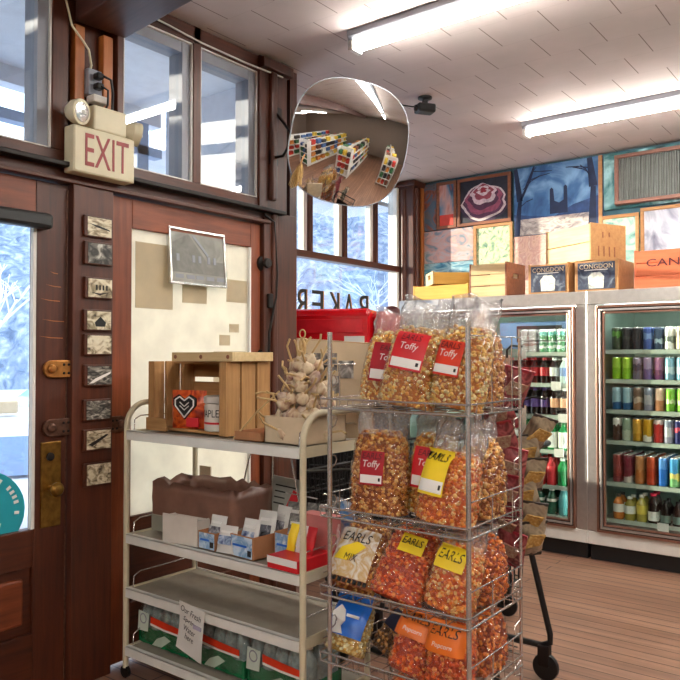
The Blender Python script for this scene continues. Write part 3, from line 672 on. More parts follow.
b = MB(); b.box(-.355, -.0335, .0, .28, -.0326, .14); b.build('snow_foreground', art('snow_paint', [S(120, 112, 120), S(176, 166, 160), S(210, 202, 196)], 12, 3, 2, (1, 1, 2)), t)
panel(-1.96, -1.0, 2.58, 3.03, 'dark teal painted panel behind the louvred grille', art('teal_paint', [S(28, 62, 66), S(60, 120, 124), S(160, 206, 210), S(36, 70, 76)], 2.6, 9), None)
t = thing('vent_grille', 'grey louvred grille in a copper-coloured frame, upper right wall', 'grille', (-1.4, YC-.035, 2.6))
b = MB()
for (a, c, d, e) in [(-.46, 0, .5, .03), (-.46, .37, .5, .4), (-.46, .03, -.43, .37), (.47, .03, .5, .37)]: b.box(a, -.05, c, d, 0, e)
b.build('frame', plain('copper_frame', S(132, 92, 78), .5, .2), t, bevel=.004)
MB().box(-.43, -.012, .03, .47, 0, .37).build('backing', M['iron'], t)
b = MB(); lm = plain('grille_slat', S(108, 112, 108), .5, .3)
for k in range(47):
    b.box(-.428+k*.019, -.034, .03, -.4165+k*.019, -.012, .37)
o = b.build('louvre', lm, t)
panel(-2.0, -1.685, 2.1, 2.53, 'pale teal and green painted panel with a cream blossom below the grille', art('blossom_paint', [S(78, 122, 118), S(120, 160, 152), S(170, 190, 168), S(216, 206, 160)], 7, 12, 2), M['tanbox'])
panel(-1.675, -1.1, 2.1, 2.56, 'grey and white painting of tumbling water, lower right', art('water_paint', [S(110, 112, 132), S(158, 160, 178), S(206, 208, 218), S(236, 234, 234)], 4, 14, 1.4), M['tanbox'])
panel(-3.66, -3.145, 2.27, 2.57, 'pink-grey abstract painting above the yellow box', art('pink_paint', [S(84, 128, 140), S(150, 150, 160), S(206, 160, 150), S(190, 176, 180), S(120, 150, 160)], 4, 16, 1.8, (1, 1, 2)), None)
panel(-3.66, -3.145, 1.826, 2.265, 'blue watery painted panel behind the yellow box', art('blue_water_paint', [S(50, 104, 132), S(92, 150, 170), S(160, 190, 196), S(70, 116, 140)], 5, 17, 1.6, (1, 1, 3)), None)
panel(-3.135, -2.755, 2.16, 2.575, 'green and cream speckled painting right of the corner', art('speckle_paint', [S(92, 134, 116), S(160, 184, 146), S(222, 222, 180), S(120, 150, 120)], 16, 18, 1), M['tanbox'])
panel(-3.135, -2.755, 1.826, 2.155, 'pale grey and pink painted panel behind the brown box', art('pale_paint', [S(150, 140, 148), S(196, 176, 176), S(222, 214, 208)], 5, 19, 1.4, (1, 1, 2)), None)
panel(-2.745, -2.01, 1.826, 2.435, 'pale pink floral painted panel behind the label boxes', art('floral_paint', [S(196, 150, 132), S(226, 190, 170), S(206, 160, 150), S(234, 214, 196)], 8, 20, 2), None)
# ------------------------------------------------------------------ drinks coolers
CF = 5.08; CT = 1.84
inner = plain('cooler_liner', S(150, 172, 160), .6, var=.05)
shelfm = plain('cooler_shelf', S(176, 190, 178), .4, .2)
blackkick = plain('kick_plate', S(18, 18, 20), .5)
copper = plain('rose_metal_trim', S(170, 128, 112), .28, .8, var=.08)
def cooler(x0, x1, doors, label):
    t = thing('display_cooler', label, 'cooler', ((x0+x1)/2, CF, 0)); X = lambda x: x-(x0+x1)/2
    D = .985
    MB().box(X(x0)+.01, .03, 0, X(x1)-.01, D, .11).build('kick_plate', blackkick, t)
    MB().box(X(x0), -.01, .11, X(x1), .06, .2).build('bottom_rail', M['lip'], t, bevel=.006)
    MB().box(X(x0), -.012, 1.745, X(x1), .06, CT).build('header', M['steel'], t, bevel=.006)
    b = MB(); b.box(X(x0), .06, .11, X(x0)+.05, D, CT); b.box(X(x1)-.05, .06, .11, X(x1), D, CT); b.box(X(x0)+.05, .06, 1.76, X(x1)-.05, D, CT); b.box(X(x0)+.05, .06, .11, X(x1)-.05, D, .23); b.box(X(x0)+.05, D-.05, .23, X(x1)-.05, D, 1.76)
    b.build('cabinet', M['white'], t)
    b = MB(); b.box(X(x0)+.05, D-.06, .23, X(x1)-.05, D-.05, 1.76); b.box(X(x0)+.05, .07, .23, X(x0)+.056, D-.06, 1.76); b.box(X(x1)-.056, .07, .23, X(x1)-.05, D-.06, 1.76); b.build('liner', inner, t)
    b = MB(); b.box(X(x0), -.008, .2, doors[0][0]-(x0+x1)/2, .05, 1.745); b.box(X(doors[-1][1]), -.008, .2, X(x1), .05, 1.745)
    for (p, q) in zip(doors, doors[1:]): b.box(X(p[1]), -.004, .2, X(q[0]), .05, 1.745)
    b.build('mullion', M['steel'], t, bevel=.004)
    for (a, c) in doors:
        a, c = X(a), X(c); d = None
        b = MB()
        def ring(i0, i1, y0, y1, mi):
            b.box(a+i0, y0, .205+i0, a+i1, y1, 1.735-i0, mi); b.box(c-i1, y0, .205+i0, c-i0, y1, 1.735-i0, mi)
            b.box(a+i1, y0, .205+i0, c-i1, y1, .205+i1, mi); b.box(a+i1, y0, 1.735-i1, c-i1, y1, 1.735-i0, mi)
        ring(.0, .014, -.035, .0, 0); ring(.014, .022, -.022, .0, 2); ring(.022, .036, -.036, .0, 1); ring(.036, .043, -.02, 0, 2); ring(.043, .055, -.03, .0, 0)
        d = b.build('door', [copper, M['steel'], M['iron']], t, bevel=.002)
        MB().box(a+.05, -.016, .255, c-.05, -.011, 1.685).build('glass', M['coolglass'], d)
        hx = a+.02 if a > -.3 else c-.02
        b = MB(); b.tube([(hx, -.036, .8), (hx, -.075, .83), (hx, -.08, 1.0), (hx, -.075, 1.17), (hx, -.036, 1.2)], .009, 8); b.build('handle', M['iron'], d)
    # upright lamps behind the mullions
    for (a, c) in doors:
        MB().tube([(X(c)-.015, .085, .3), (X(c)-.015, .085, 1.68)], .014, 8).build('interior_lamp', M['tubecool'], t)
    MB().tube([(X(x0)+.1, .085, 1.72), (X(x1)-.1, .085, 1.72)], .014, 8).build('interior_lamp', M['tubecool'], t)
    for z in zs(x0):
        b = MB(); b.box(X(x0)+.06, .1, z-.014, X(x1)-.06, .76, z-.002); b.box(X(x0)+.06, .092, z-.022, X(x1)-.06, .1, z+.006); b.build('shelf', shelfm, t)
    return t
ZL = [.245, .455, .71, .96, 1.19, 1.415]; ZR = [.275, .525, .81, 1.02, 1.228, 1.43]
zs = lambda x0: ZL if x0 < -2 else ZR
c1 = cooler(-3.295, -1.765, [(-3.255, -2.56), (-2.535, -1.84)], 'left glass-door drinks cooler, stocked with bottles, behind the popcorn rack')
c2 = cooler(-1.765, -.235, [(-1.692, -1.0), (-.975, -.29)], 'right glass-door drinks cooler stocked with rows of cans')
o = MB().box(-.1, .45, 1.45, .62, .8, 1.66).build('evaporator', plain('blue_evaporator_case', S(92, 122, 160), .5), c1, bevel=.01)
MB().box(.05, .44, 1.5, .42, .452, 1.63).build('fan_opening', M['iron'], o, bevel=.03)
# cans -------------------------------------------------------------
def canmesh(name, mat, h, r=.031):
    b = MB(); b.lathe([(r*.78, 0), (r*.98, .008), (r, .014), (r, h-.016), (r*.86, h-.003), (r*.84, h), (r*.78, h-.004)], 14, mis=[1, 0, 0, 0, 1, 1])
    o = b.build(name, [mat, M['chrome']]); return o
W_, K_ = S(226, 226, 220), S(30, 30, 34)
cols = {
 'dark green': [(0, S(52, 66, 46)), (.6, S(92, 140, 60)), (.85, S(52, 66, 46))], 'black': [(0, K_), (.5, S(60, 60, 60)), (.62, K_)], 'near-black': [(0, S(24, 26, 40)), (.4, K_)],
 'blue': [(0, S(58, 84, 150)), (.5, S(120, 150, 200)), (.75, S(58, 84, 150))], 'slate blue': [(0, S(44, 66, 92)), (.3, S(150, 170, 180)), (.5, S(44, 66, 92))],
 'white': [(0, W_), (.35, S(110, 120, 110)), (.6, W_)], 'cream': [(0, S(220, 210, 180)), (.6, S(160, 150, 130)), (.8, S(220, 210, 180))], 'red': [(0, S(196, 40, 36)), (.5, S(230, 120, 110)), (.6, S(196, 40, 36))],
 'lime green': [(0, S(132, 186, 36)), (.55, S(170, 214, 70))], 'mauve': [(0, S(120, 110, 130)), (.4, S(80, 70, 92)), (.7, S(150, 140, 160))], 'purple': [(0, S(112, 92, 150)), (.5, S(170, 156, 196))], 'plum': [(0, S(110, 60, 104)), (.45, S(160, 110, 150))],
 'pale blue': [(0, S(110, 160, 184)), (.3, S(190, 216, 222)), (.6, S(130, 180, 200))], 'sky blue': [(0, S(40, 90, 140)), (.35, S(160, 196, 210))], 'copper': [(0, S(150, 110, 80)), (.35, S(200, 180, 160)), (.6, S(120, 96, 80))],
 'silver': [(0, S(150, 150, 170)), (.3, S(196, 200, 206)), (.7, S(140, 150, 170))], 'peach': [(0, S(190, 130, 90)), (.5, S(222, 190, 166))], 'bright green': [(0, S(110, 170, 50)), (.35, S(200, 220, 170)), (.55, S(122, 186, 60))], 'striped red and white': [(0, K_), (.2, W_), (.6, S(190, 40, 40)), (.8, W_)],
 'brown and white': [(0, S(74, 48, 36)), (.7, W_)], 'pale green': [(0, S(180, 196, 176)), (.5, S(140, 160, 140))], 'gold': [(0, S(190, 142, 40)), (.35, S(216, 170, 66))], 'yellow': [(0, W_), (.3, S(206, 160, 40))], 'scarlet': [(0, S(190, 52, 48)), (.8, S(220, 200, 196))],
 'navy': [(0, S(36, 40, 96)), (.55, S(196, 70, 90)), (.7, S(36, 40, 96))], 'maroon': [(0, S(120, 40, 44)), (.3, S(150, 70, 66))], 'wine red': [(0, S(200, 190, 180)), (.25, S(122, 40, 54))], 'amber': [(0, S(176, 110, 60)), (.5, S(196, 140, 90))], 'orange': [(0, S(206, 74, 42)), (.6, S(220, 100, 60))],
 'azure': [(0, S(36, 106, 196)), (.6, S(90, 150, 220))], 'blue and yellow': [(0, S(120, 180, 120)), (.3, S(220, 206, 120)), (.5, S(70, 150, 206))], 'lemon': [(0, S(230, 226, 210)), (.25, S(206, 206, 40)), (.6, S(150, 190, 50))]}
rows = [('top', 5, .158, ['dark green', 'black', 'near-black', 'blue', 'slate blue', 'white', 'cream', 'red']),
        ('second', 4, .158, ['lime green', 'lime green', 'mauve', 'purple', 'plum', 'pale blue', 'pale blue', 'pale blue']),
        ('third', 3, .16, ['sky blue', 'sky blue', 'copper', 'silver', 'peach', 'bright green', 'bright green', 'striped red and white']),
        ('fourth', 2, .16, ['brown and white', 'pale green', 'gold', 'yellow', 'scarlet', 'silver', 'navy', 'white', 'navy']),
        ('fifth', 1, .195, ['maroon', 'wine red', 'amber', 'orange', 'azure', 'blue and yellow', 'lemon'])]
ordn = ['first', 'second', 'third', 'fourth', 'fifth', 'sixth', 'seventh', 'eighth', 'ninth']
CM = {}
for (rn, zi, h, cs) in rows:
    for j, c in enumerate(cs):
        key = (c, h)
        if key not in CM: CM[key] = canmesh('drink_can', bandmat('can_'+c.replace(' ', '_'), cols[c], .3, .35, 1/h, .3), h); first = True
        else: first = False
        step = .0695 if h < .19 else .074
        x = -1.605+j*(step if zi != 2 else .067)
        for d in range(5):
            o = CM[key] if (first and d == 0) else CM[key].copy()
            if not (first and d == 0): COL.objects.link(o)
            o.location = (x+rnd.uniform(-.002, .002), CF+.135+d*.0675, ZR[zi]+.0005); o.rotation_euler = (0, 0, rnd.uniform(0, 6))
            where = 'front of' if d == 0 else ordn[d]+' back in'
            tag(o, '%s can, %s %s file, %s cooler shelf' % (c, where, ordn[j], rn), 'can', 'drink cans in the right cooler')
# bottles ----------------------------------------------------------
def bottle(name, h, r, mats, neck=.4, label=(.3, .62), n=14):
    """mats: liquid/glass, label, cap"""
    b = MB(); r2 = r*neck
    b.lathe([(r*.85, 0), (r, .01), (r, h*label[0]), (r*1.015, h*label[0]+.001), (r*1.015, h*label[1]), (r, h*label[1]+.001), (r*.96, h*.68), (r2*1.15, h*.86), (r2, h*.9), (r2*1.12, h*.905), (r2*1.12, h)], n, mis=[0, 0, 1, 1, 1, 0, 0, 0, 2, 2])
    return b.build(name, mats)
dk = plain('cola', S(30, 14, 12), .12); grn = plain('green_bottle', S(36, 130, 70), .12, var=.2); clr = plain('clear_bottle', S(186, 206, 200), .12, var=.1); blu = plain('blue_bottle', S(120, 150, 196), .15, var=.2)
lr = plain('red_bottle_label', S(196, 40, 48), .4); lo = plain('peach_bottle_label', S(214, 160, 120), .4); lw = plain('white_bottle_label', S(226, 228, 220), .4); lp = plain('plum_bottle_label', S(96, 70, 140), .4); amb = plain('amber_juice', S(190, 112, 44), .2); olive = plain('olive_juice', S(150, 140, 60), .2); yel = plain('yellow_juice', S(206, 190, 80), .2); tealj = plain('teal_juice', S(90, 160, 160), .2); pk = plain('pink_cap', S(206, 30, 70), .4)
def fill(kinds, x0, step, z, nd, y0, fmt, group, dstep=.075):
    made = {}
    for j, (nm, args) in enumerate(kinds):
        for d in range(nd):
            if nm not in made: o = bottle('drink_bottle', *args); made[nm] = o
            else: o = made[nm].copy(); COL.objects.link(o)
            o.location = (x0+j*step, y0+d*dstep, z+.0005); o.rotation_euler = (0, 0, 0)
            where = 'front of' if d == 0 else ordn[d]+' back in'
            tag(o, fmt % (nm, where, ordn[j]), 'bottle', group)
yb = CF+.14
A = ('cola bottle with red label', (.19, .034, [dk, lr, lr])); B = ('dark bottle with white label', (.19, .034, [dk, lw, lw])); Cc = ('clear bottle with blue label', (.19, .034, [clr, blu, lw]))
fill([A, B, A, A, A, B, Cc, B], -2.425, .075, ZL[4], 3, yb, '%s, %s file %s, second shelf of left cooler', 'bottles on the second shelf of the left cooler')
Dd = ('dark bottle with plum label', (.2, .034, [dk, lp, lp])); E_ = ('dark bottle with peach label', (.2, .034, [dk, lo, lw])); F_ = ('dark bottle with rose label', (.2, .034, [dk, lr, lw]))
fill([E_, F_, Dd, Dd, Dd, E_, E_, F_], -2.425, .075, ZL[3], 3, yb, '%s, %s file %s, third left-cooler shelf', 'bottles on the third shelf of the left cooler')
G_ = ('green bottle with large white label', (.2, .037, [grn, lw, grn], .4, (.1, .66)))
fill([G_, G_, G_, G_, G_, G_, G_], -2.4, .083, ZL[2], 3, yb, '%s, %s file %s, fourth shelf', 'white-labelled bottles on the fourth shelf of the left cooler', .085)
H_ = ('red drink bottle', (.2, .036, [lr, lr, lr])); I_ = ('clear green bottle', (.2, .037, [grn, grn, lw], .42, (.5, .55)))
fill([I_, H_, H_, H_, H_, I_, I_], -2.407, .083, ZL[1], 3, yb, '%s, %s file %s, fifth shelf, left cooler', 'bottles on the fifth shelf of the left cooler', .085)
J_ = ('dark green bottle', (.19, .036, [plain('forest_bottle', S(30, 80, 60), .15), lw, lw], .5, (.5, .6))); K2 = ('teal drink bottle', (.2, .037, [tealj, tealj, lw], .6)); L2 = ('yellow-green drink bottle', (.2, .038, [yel, olive, yel], .6))
fill([K2, J_, L2, J_, J_, K2, L2], -2.435, .09, ZL[0], 3, yb, '%s, %s file %s, lowest shelf, left cooler', 'bottles on the lowest shelf of the left cooler', .085)
O_ = ('amber juice bottle with dark cap', (.17, .036, [amb, lw, M['ink']])); P_ = ('pale yellow juice bottle', (.16, .036, [olive, lw, lw])); Q_ = ('olive juice bottle with white cap', (.18, .036, [olive, yel, lw])); R_ = ('dark bottle with bright pink cap', (.2, .036, [dk, lw, pk], .5, (.1, .4))); S_ = ('small dark bottle with clear shoulder', (.16, .034, [dk, plain('grey_green_label', S(96, 120, 112), .4), M['ink']], .35, (.1, .4))); T_ = ('dark bottle with red label', (.16, .034, [dk, lr, M['ink']], .35, (.1, .4)))
fill([O_, P_, Q_, R_, S_, S_, T_], -1.6, .076, ZR[0], 2, yb, '%s, %s file %s, right cooler floor', 'bottles on the floor of the right cooler', .085)
# green can packs on the top shelf of the left cooler
gp = bandmat('green_pack_print', [(0, S(40, 150, 80)), (.2, S(220, 236, 220)), (.3, S(30, 130, 66)), (.46, S(230, 240, 230)), (.54, S(30, 130, 66)), (.75, S(90, 190, 170)), (.9, S(230, 236, 230))], .3, .1, 1/.17, .3)
wp2 = bandmat('white_pack_print', [(0, S(226, 226, 220)), (.3, S(190, 160, 150)), (.4, S(226, 226, 220)), (.7, S(206, 200, 196))], .3, .1, 1/.17, .3)
k = 0
for (x, m, nm) in [(-2.25, wp2, 'white and pink shrink-wrapped can pack at the left of the top cooler shelf'), (-2.1, gp, 'green shrink-wrapped can pack in the middle of the top cooler shelf'), (-1.965, gp, 'green shrink-wrapped can pack by the right edge of the top cooler shelf')]:
    t = thing('can_pack', nm, 'can pack', (x, CF+.15, ZL[5]+.0005), 0, 'can packs in the left cooler')
    for lv in (0, .0862):
        for j in range(2):
            for d in range(2):
                b = MB(); rr_ = .0325; b.lathe([(rr_*.8, 0), (rr_, .008), (rr_, .074), (rr_*.85, .084), (rr_*.8, .086)], 12, mis=[1, 0, 0, 1], c=(-.033+.066*j, d*.066, lv)); b.build('can', [m, M['chrome']], t)
    MB().box(-.067, -.034, .002, .067, .1, .176).build('shrink_film', M['wrap'], t, bevel=.014)
# price cards on the shelf edges
for k, (x, z, y) in enumerate([(-2.02, 1.19, 0), (-1.97, .96, 0), (-2.0, .71, 0), (-2.28, 1.415, 0), (-1.3, .275, 0)]):
    o = MB().box(-.035, -.004, -.03, .035, 0, .03).build('price_card', M['paper'], None, (x, CF+.09, z-.012))
    tag(o, 'white price card clipped to the '+['second', 'third', 'fourth', 'top'][k]+' shelf edge of the left cooler' if k < 4 else 'white price card on the floor edge of the right cooler', 'price card')
# ------------------------------------------------------------------ boxes on top of the coolers
ZT = CT+.0005
def crate(name, label, loc, L, D, H, m, rz=0, slats=2, th=.014, hole=False, endm=None, mi_end=None, group='old wooden boxes on top of the coolers'):
    t = thing(name, label, 'box', loc, rz, group)
    g = .006; sh = (H-.004)/slats
    for s_ in (-1, 1):
        b = MB()
        for k in range(slats): b.box(-L/2+th, s_*D/2, .002+k*sh, L/2-th, s_*(D/2-th*.7), .002+(k+1)*sh-g)
        b.build('side_slat', m, t, bevel=.002)
        b = MB()
        if hole:
            x0, x1 = s_*L/2, s_*(L/2-th); hz = H*.62
            b.box(x0, -D/2, 0, x1, D/2, hz-.018); b.box(x0, -D/2, hz+.018, x1, D/2, H); b.box(x0, -D/2, hz-.018, x1, -.05, hz+.018); b.box(x0, .05, hz-.018, x1, D/2, hz+.018)
        else: b.box(s_*L/2, -D/2, 0, s_*(L/2-th), D/2, H)
        b.build('end_board', endm or m, t, bevel=.003)
    MB().box(-L/2+th, -D/2+th*.7, .002, L/2-th, D/2-th*.7, .012).build('bottom_board', m, t)
    return t
dy = CF+.02
crate('wooden_box', 'flat yellow wooden box under the hand-hold tray at the left', (-2.95, dy+.2, ZT), .5, .34, .12, M['yellowbox'], 0, 1)
crate('wooden_tray', 'pale wooden tray with a hand hole on the yellow box', (-2.95, dy+.21, ZT+.1205), .36, .28, .105, M['yellowbox'], math.radians(42), 1, hole=True, endm=M['pale'])
crate('wooden_crate', 'dark brown slatted crate with a hand hole beside the yellow box', (-2.535, dy+.2, ZT), .31, .34, .26, M['pale'], 0, 3, hole=True, endm=M['brownbox'])  # brown crate; pale side slats paint in the sun on its front
def labelcrate(x, label, wd=.3):
    t = crate('label_crate', label, (x, dy+.2, ZT), wd, .36, .22, M['tanbox'], 0, 1)
    p = MB().box(-wd/2+.022, -.1845, .014, wd/2-.022, -.18, .2).build('paper_label', art('crate_label', [S(30, 34, 50), S(46, 56, 80), S(110, 120, 130)], 14, x*3), t)
    text('CONGDON', M['corr'], p, (0, -.1852, .172), w=wd-.07, h=.032)
    b = MB(); b.prism([(-.05, .02), (-.055, .1), (-.03, .13), (.03, .13), (.055, .1), (.05, .02)], -.186, -.1845, 'y'); b.build('label_picture', art('label_fruit', [S(190, 190, 180), S(226, 226, 214), S(140, 150, 150)], 20, x), p)
    b = MB(); b.box(-.08, -.186, .145, .08, -.1845, .15); b.build('label_rule', M['whp'], p)
    return t
labelcrate(-2.055, 'tan crate with a dark paper label, left of the two label crates')
labelcrate(-1.71, 'tan crate with a dark paper label, right of the two label crates')
t = crate('wooden_crate', 'large pale wooden crate laid across the two label crates', (-1.875, dy+.27, ZT+.2205), .46, .33, .26, M['pale'], math.radians(-27), 2, endm=M['tanbox'])  # sides paler than the end boards: sunlight put into the colour
b = MB(); b.box(.231, -.06, .16, .233, -.05, .2); b.box(.231, -.0, .17, .233, .01, .2)
for k in range(4): b.box(.231, -.1+.05*k, .03, .233, -.09+.05*k, .1)
b.build('end_print', M['brownbox'], t)
t = crate('wooden_crate', 'orange-red wooden crate with faded dark lettering at the far right', (-1.17, dy+.2, ZT), .58, .34, .26, M['orangebox'], 0, 3)
text('CANADA', M['dink'], t, (.0, -.1715, .17), w=.42, h=.05)
o = MB().box(-.03, -.003, .0, .03, 0, .034).build('header_plate', M['steel'], c1, (.1, -.012, 1.775))
# ------------------------------------------------------------------ white tubular shelf cart
CX0, CX1, CY0, CY1 = -2.715, -1.705, 2.0, 2.39
SH = [(1.07, M['shelfgrey']), (.623, M['shelfgrey']), (.39, M['shelfgrey']), (.14, M['shelfgrey'])]
t = thing('shelf_cart', 'cream tubular metal cart with four shelves standing against the papered door', 'shelf cart', (CX0, CY0, 0))
LX, LY = CX1-CX0, CY1-CY0
def arch(x, z1):
    r_ = .1; pts = [(x, .0, .045), (x, .0, .6), (x, 0, z1-r_)]
    pts += [(x, r_*(1-math.cos(a)), z1-r_+r_*math.sin(a)) for a in [PI/2*i/6 for i in range(1, 7)]]
    pts += [(x, LY-r_+r_*math.sin(a), z1-r_+r_*math.cos(a)) for a in [PI/2*i/6 for i in range(0, 7)]]
    pts += [(x, LY, .6), (x, LY, .045)]; return pts
for x in (0, LX): MB().tube(arch(x, 1.19), .0125, 10).build('end_frame', M['cream'], t)
for z, m in SH:
    b = MB(); b.box(.012, .0, z-.012, LX-.012, LY, z-.006); o = b.build('shelf', m, t)
    b = MB(); b.box(.01, -.012, z-.038, LX-.01, -.006, z+.002); b.box(.01, -.012, z-.003, LX-.01, .012, z+.002); b.box(.01, LY, z-.038, LX-.01, LY+.006, z+.002)
    b.build('front_lip', M['lip'], o, bevel=.0015)
    [MB().box(xx, 0, z-.038, xx+.006, LY, z+.002).build('end_lip', M['cream'], o) for xx in (.006, LX-.012)]
    for x in (.03, LX-.03):
        b = MB(); b.tube([(x, .015, z), (x, .018, z+.05), (x, .05, z+.065), (x, LY-.05, z+.065), (x, LY-.018, z+.05), (x, LY-.015, z)], .003, 5); b.build('end_guard', M['chrome'], o)
b = MB()
for (p, q) in [((.405, LY-.03, .995), (.295, LY-.03, .64)), ((.535, LY-.03, .995), (.525, LY-.03, .64)), ((.63, LY-.03, .995), (.70, LY-.03, .70)), ((.36, LY-.03, .825), (.78, LY-.03, .81))]: b.tube([p, q], .0035, 6)
b.build('wire_brace', M['chrome'], t)
for x in (0, LX):
    for y in (0, LY):
        b = MB(); b.M = Matrix.Translation((x, y-.009, .028)) @ Matrix.Rotation(-PI/2, 4, 'X'); b.lathe([(.012, 0), (.027, .002), (.027, .016), (.012, .018)], 14); b.build('caster', M['iron'], t)

# --- top shelf: crate, tray, bag, jar, garlic
Z1 = 1.0725
t = thing('slat_crate', 'brown wooden slat crate lying on its side on the top cart shelf', 'crate', (-2.415, 2.2, Z1))
L, D, H = .49, .26, .3
for s_, lab in ((-1, 0), (1, 1)):
    for k in range(3):
        y0 = -D/2+k*.09; MB().box(s_*L/2, y0, 0.0, s_*(L/2-.014), y0+.078, H).build('end_slat', M['cratez'], t, bevel=.002)
    MB().box(s_*(L/2-.014), -D/2, 0, s_*(L/2-.04), -D/2+.03, H).build('corner_post', M['cratez'], t, bevel=.002)
for z in (.0, .125, .215): MB().box(-L/2+.014, D/2-.012, z+.012, L/2-.014, D/2, z+.08).build('long_slat', M['crate'], t, bevel=.002)
for y in (-D/2, -.04, .06): MB().box(-L/2+.015, y+.03 if y < -.1 else y, .0, L/2-.015, y+.11 if y < -.1 else y+.075, .011).build('long_slat', M['crate'], t, bevel=.002)
for y in (.0, .075): MB().box(-L/2+.015, y, H-.012, L/2-.015, y+.06, H-.001).build('long_slat', M['crate'], t, bevel=.002)
MB().box(-L/2+.0, -D/2-.012, .0, -L/2+.135, -D/2-.001, .055).build('front_slat', M['crate'], t, bevel=.002)
t = thing('wooden_tray', 'shallow pale wooden tray resting on top of the slat crate', 'tray', (-2.33, 2.2, Z1+.301))
for y in (-.12, .11): MB().box(-.185, y, 0, .185, y+.01, .038).build('side_board', M['pale'], t, bevel=.002)
for x in (-.185, .175): MB().box(x, -.11, .0, x+.01, .11, .038).build('end_board', M['pale'], t, bevel=.002)
MB().box(-.175, -.11, .004, .175, .11, .01).build('bottom_board', M['pale'], t)
b = MB()
for x in (-.16, .0, .16):
    q = MB(); q.M = Matrix.Translation((x, -.1205, .019)) @ Matrix.Rotation(PI/2, 4, 'X'); q.lathe([(.009, 0), (.008, .002), (.002, .0025)], 10); q.build('knot', M['brownbox'], t)
# pouch maker
def pouchmesh(w, h, d, nu=12, nv=14, crinkle=.004, seed=0, seal=.06):
    r = random.Random(seed); ph = [r.uniform(0, 6) for _ in range(6)]
    def th(u, v):
        vv = (v-seal)/(1-2*seal); vv = min(1, max(0, vv)); uu = 2*u-1
        return d/2*(max(0, 1-uu**4)*math.sin(PI*vv)**.6 if 0 < vv < 1 else 0)
    def wob(u, v): return crinkle*(math.sin(u*17+ph[0]+v*5)+math.sin(v*21+ph[1]+u*7))*.5
    b = MB()
    b.grid(lambda u, v: ((u-.5)*w, -th(u, v)-.0008+wob(u, v)*.8, v*h), nu, nv)
    b.grid(lambda u, v: ((.5-u)*w, th(1-u, v)+.0008+wob(1-u, v)*.8, v*h), nu, nv)
    return b, th
t = thing('foil_bag', 'red and orange foil bag with a white heart emblem inside the slat crate', 'bag', (-2.456, 2.13, Z1+.0115), .15)
b, th = pouchmesh(.19, .165, .06, seed=3); b.build('pouch', art('orange_red_foil', [S(120, 24, 16), S(196, 66, 26), S(226, 106, 40), S(160, 30, 24)], 14, 3, 1.5, (1, 1, 1), .3), t)
b = MB(); hp = [(0, .05), (.05, .1), (.05, .125), (.026, .138), (0, .122), (-.026, .138), (-.05, .125), (-.05, .1)]
b.prism([(x*1.25, (z-.09)*1.2+.09) for x, z in hp], -.034, -.028, 'y'); b.build('emblem_ground', M['ink'], t)
b = MB()
for k in range(8):
    p, q = hp[k], hp[(k+1) % 8]; b.tube([(p[0], -.0345, p[1]), (q[0], -.0345, q[1])], .0035, 5)
for zz in (.09, .105): b.tube([(-.025, -.0345, zz+.01), (.0, -.0345, zz-.008), (.025, -.0345, zz+.01)], .0028, 5)
b.build('heart_outline', M['whp'], t)
MB().box(.01, -.0335, .012, .075, -.027, .05).build('red_flash', M['redp'], t)
t = thing('jar', 'white maple jar with a red band beside the foil bag in the crate', 'jar', (-2.29, 2.15, Z1+.0115))
b = MB(); b.lathe([(.06, 0), (.064, .004), (.064, .105), (.06, .115)], 24); b.build('body', M['cardw'], t)
b = MB(); b.lathe([(.063, .115), (.066, .118), (.066, .142), (.06, .146)], 24); b.build('lid', plain('frosted_lid', S(196, 190, 180), .4), t)
b = MB(); b.lathe([(.0645, .03), (.0648, .031), (.0648, .038), (.0645, .039)], 24, cap=False); b.build('red_band', M['redp'], t)
text('MAPLE', M['ink'], t, (0, 0, 0), w=.1, h=.03, fn=lambda c: Vector((.0655*math.sin(c.x/.0655), -.0655*math.cos(c.x/.0655), .075+c.y)), depth=0)
# garlic box and bulbs
t = thing('cardboard_tray', 'open cream cardboard tray of garlic at the right end of the top cart shelf', 'tray', (-1.82, 2.15, Z1))
b = MB(); b.box(-.1, -.12, 0, .1, .12, .004); b.build('bottom', M['corr'], t)
b = MB(); b.prism([(-.1, 0), (.1, 0), (.1, .1), (-.1, .1)], -.12, -.116, 'y'); b.build('front_wall', M['corr'], t)
b = MB(); b.prism([(-.1, 0), (.1, 0), (.1, .1), (-.1, .12)], .116, .12, 'y'); b.build('back_wall', M['corr'], t)
b = MB(); b.prism([(-.12, 0), (.12, 0), (.12, .1), (-.12, .1)], -.1, -.096, 'x'); b.build('end_wall', M['corr'], t)
b = MB(); b.prism([(-.12, 0), (.12, 0), (.12, .1), (-.12, .1)], .096, .1, 'x'); b.build('end_wall', M['corr'], t)
t2 = thing('cardboard_tray', 'low brown cardboard tray beside the slat crate, left of the garlic', 'tray', (-2.0, 2.12, Z1))
MB().box(-.07, -.1, 0, .07, .1, .004).build('bottom', M['card'], t2)
for (a, c, d, e) in [(-.07, -.1, .07, -.096), (-.07, .096, .07, .1)]: MB().box(a, c, 0, d, e, .035).build('end_wall', M['card'], t2)
for x in (-.07, .066): MB().box(x, -.096, 0, x+.004, .096, .035).build('side_wall', M['card'], t2)
gm1 = art('garlic_skin', [S(150, 106, 96), S(196, 170, 140), S(220, 204, 174), S(168, 130, 120)], 30, 1, 1, (1, 1, .3), .6); gm2 = art('garlic_skin_purple', [S(116, 76, 86), S(176, 150, 136), S(206, 190, 170)], 26, 2, 1, (1, 1, .3), .6); stm = plain('dry_stem', S(196, 166, 116), .8, var=.2)
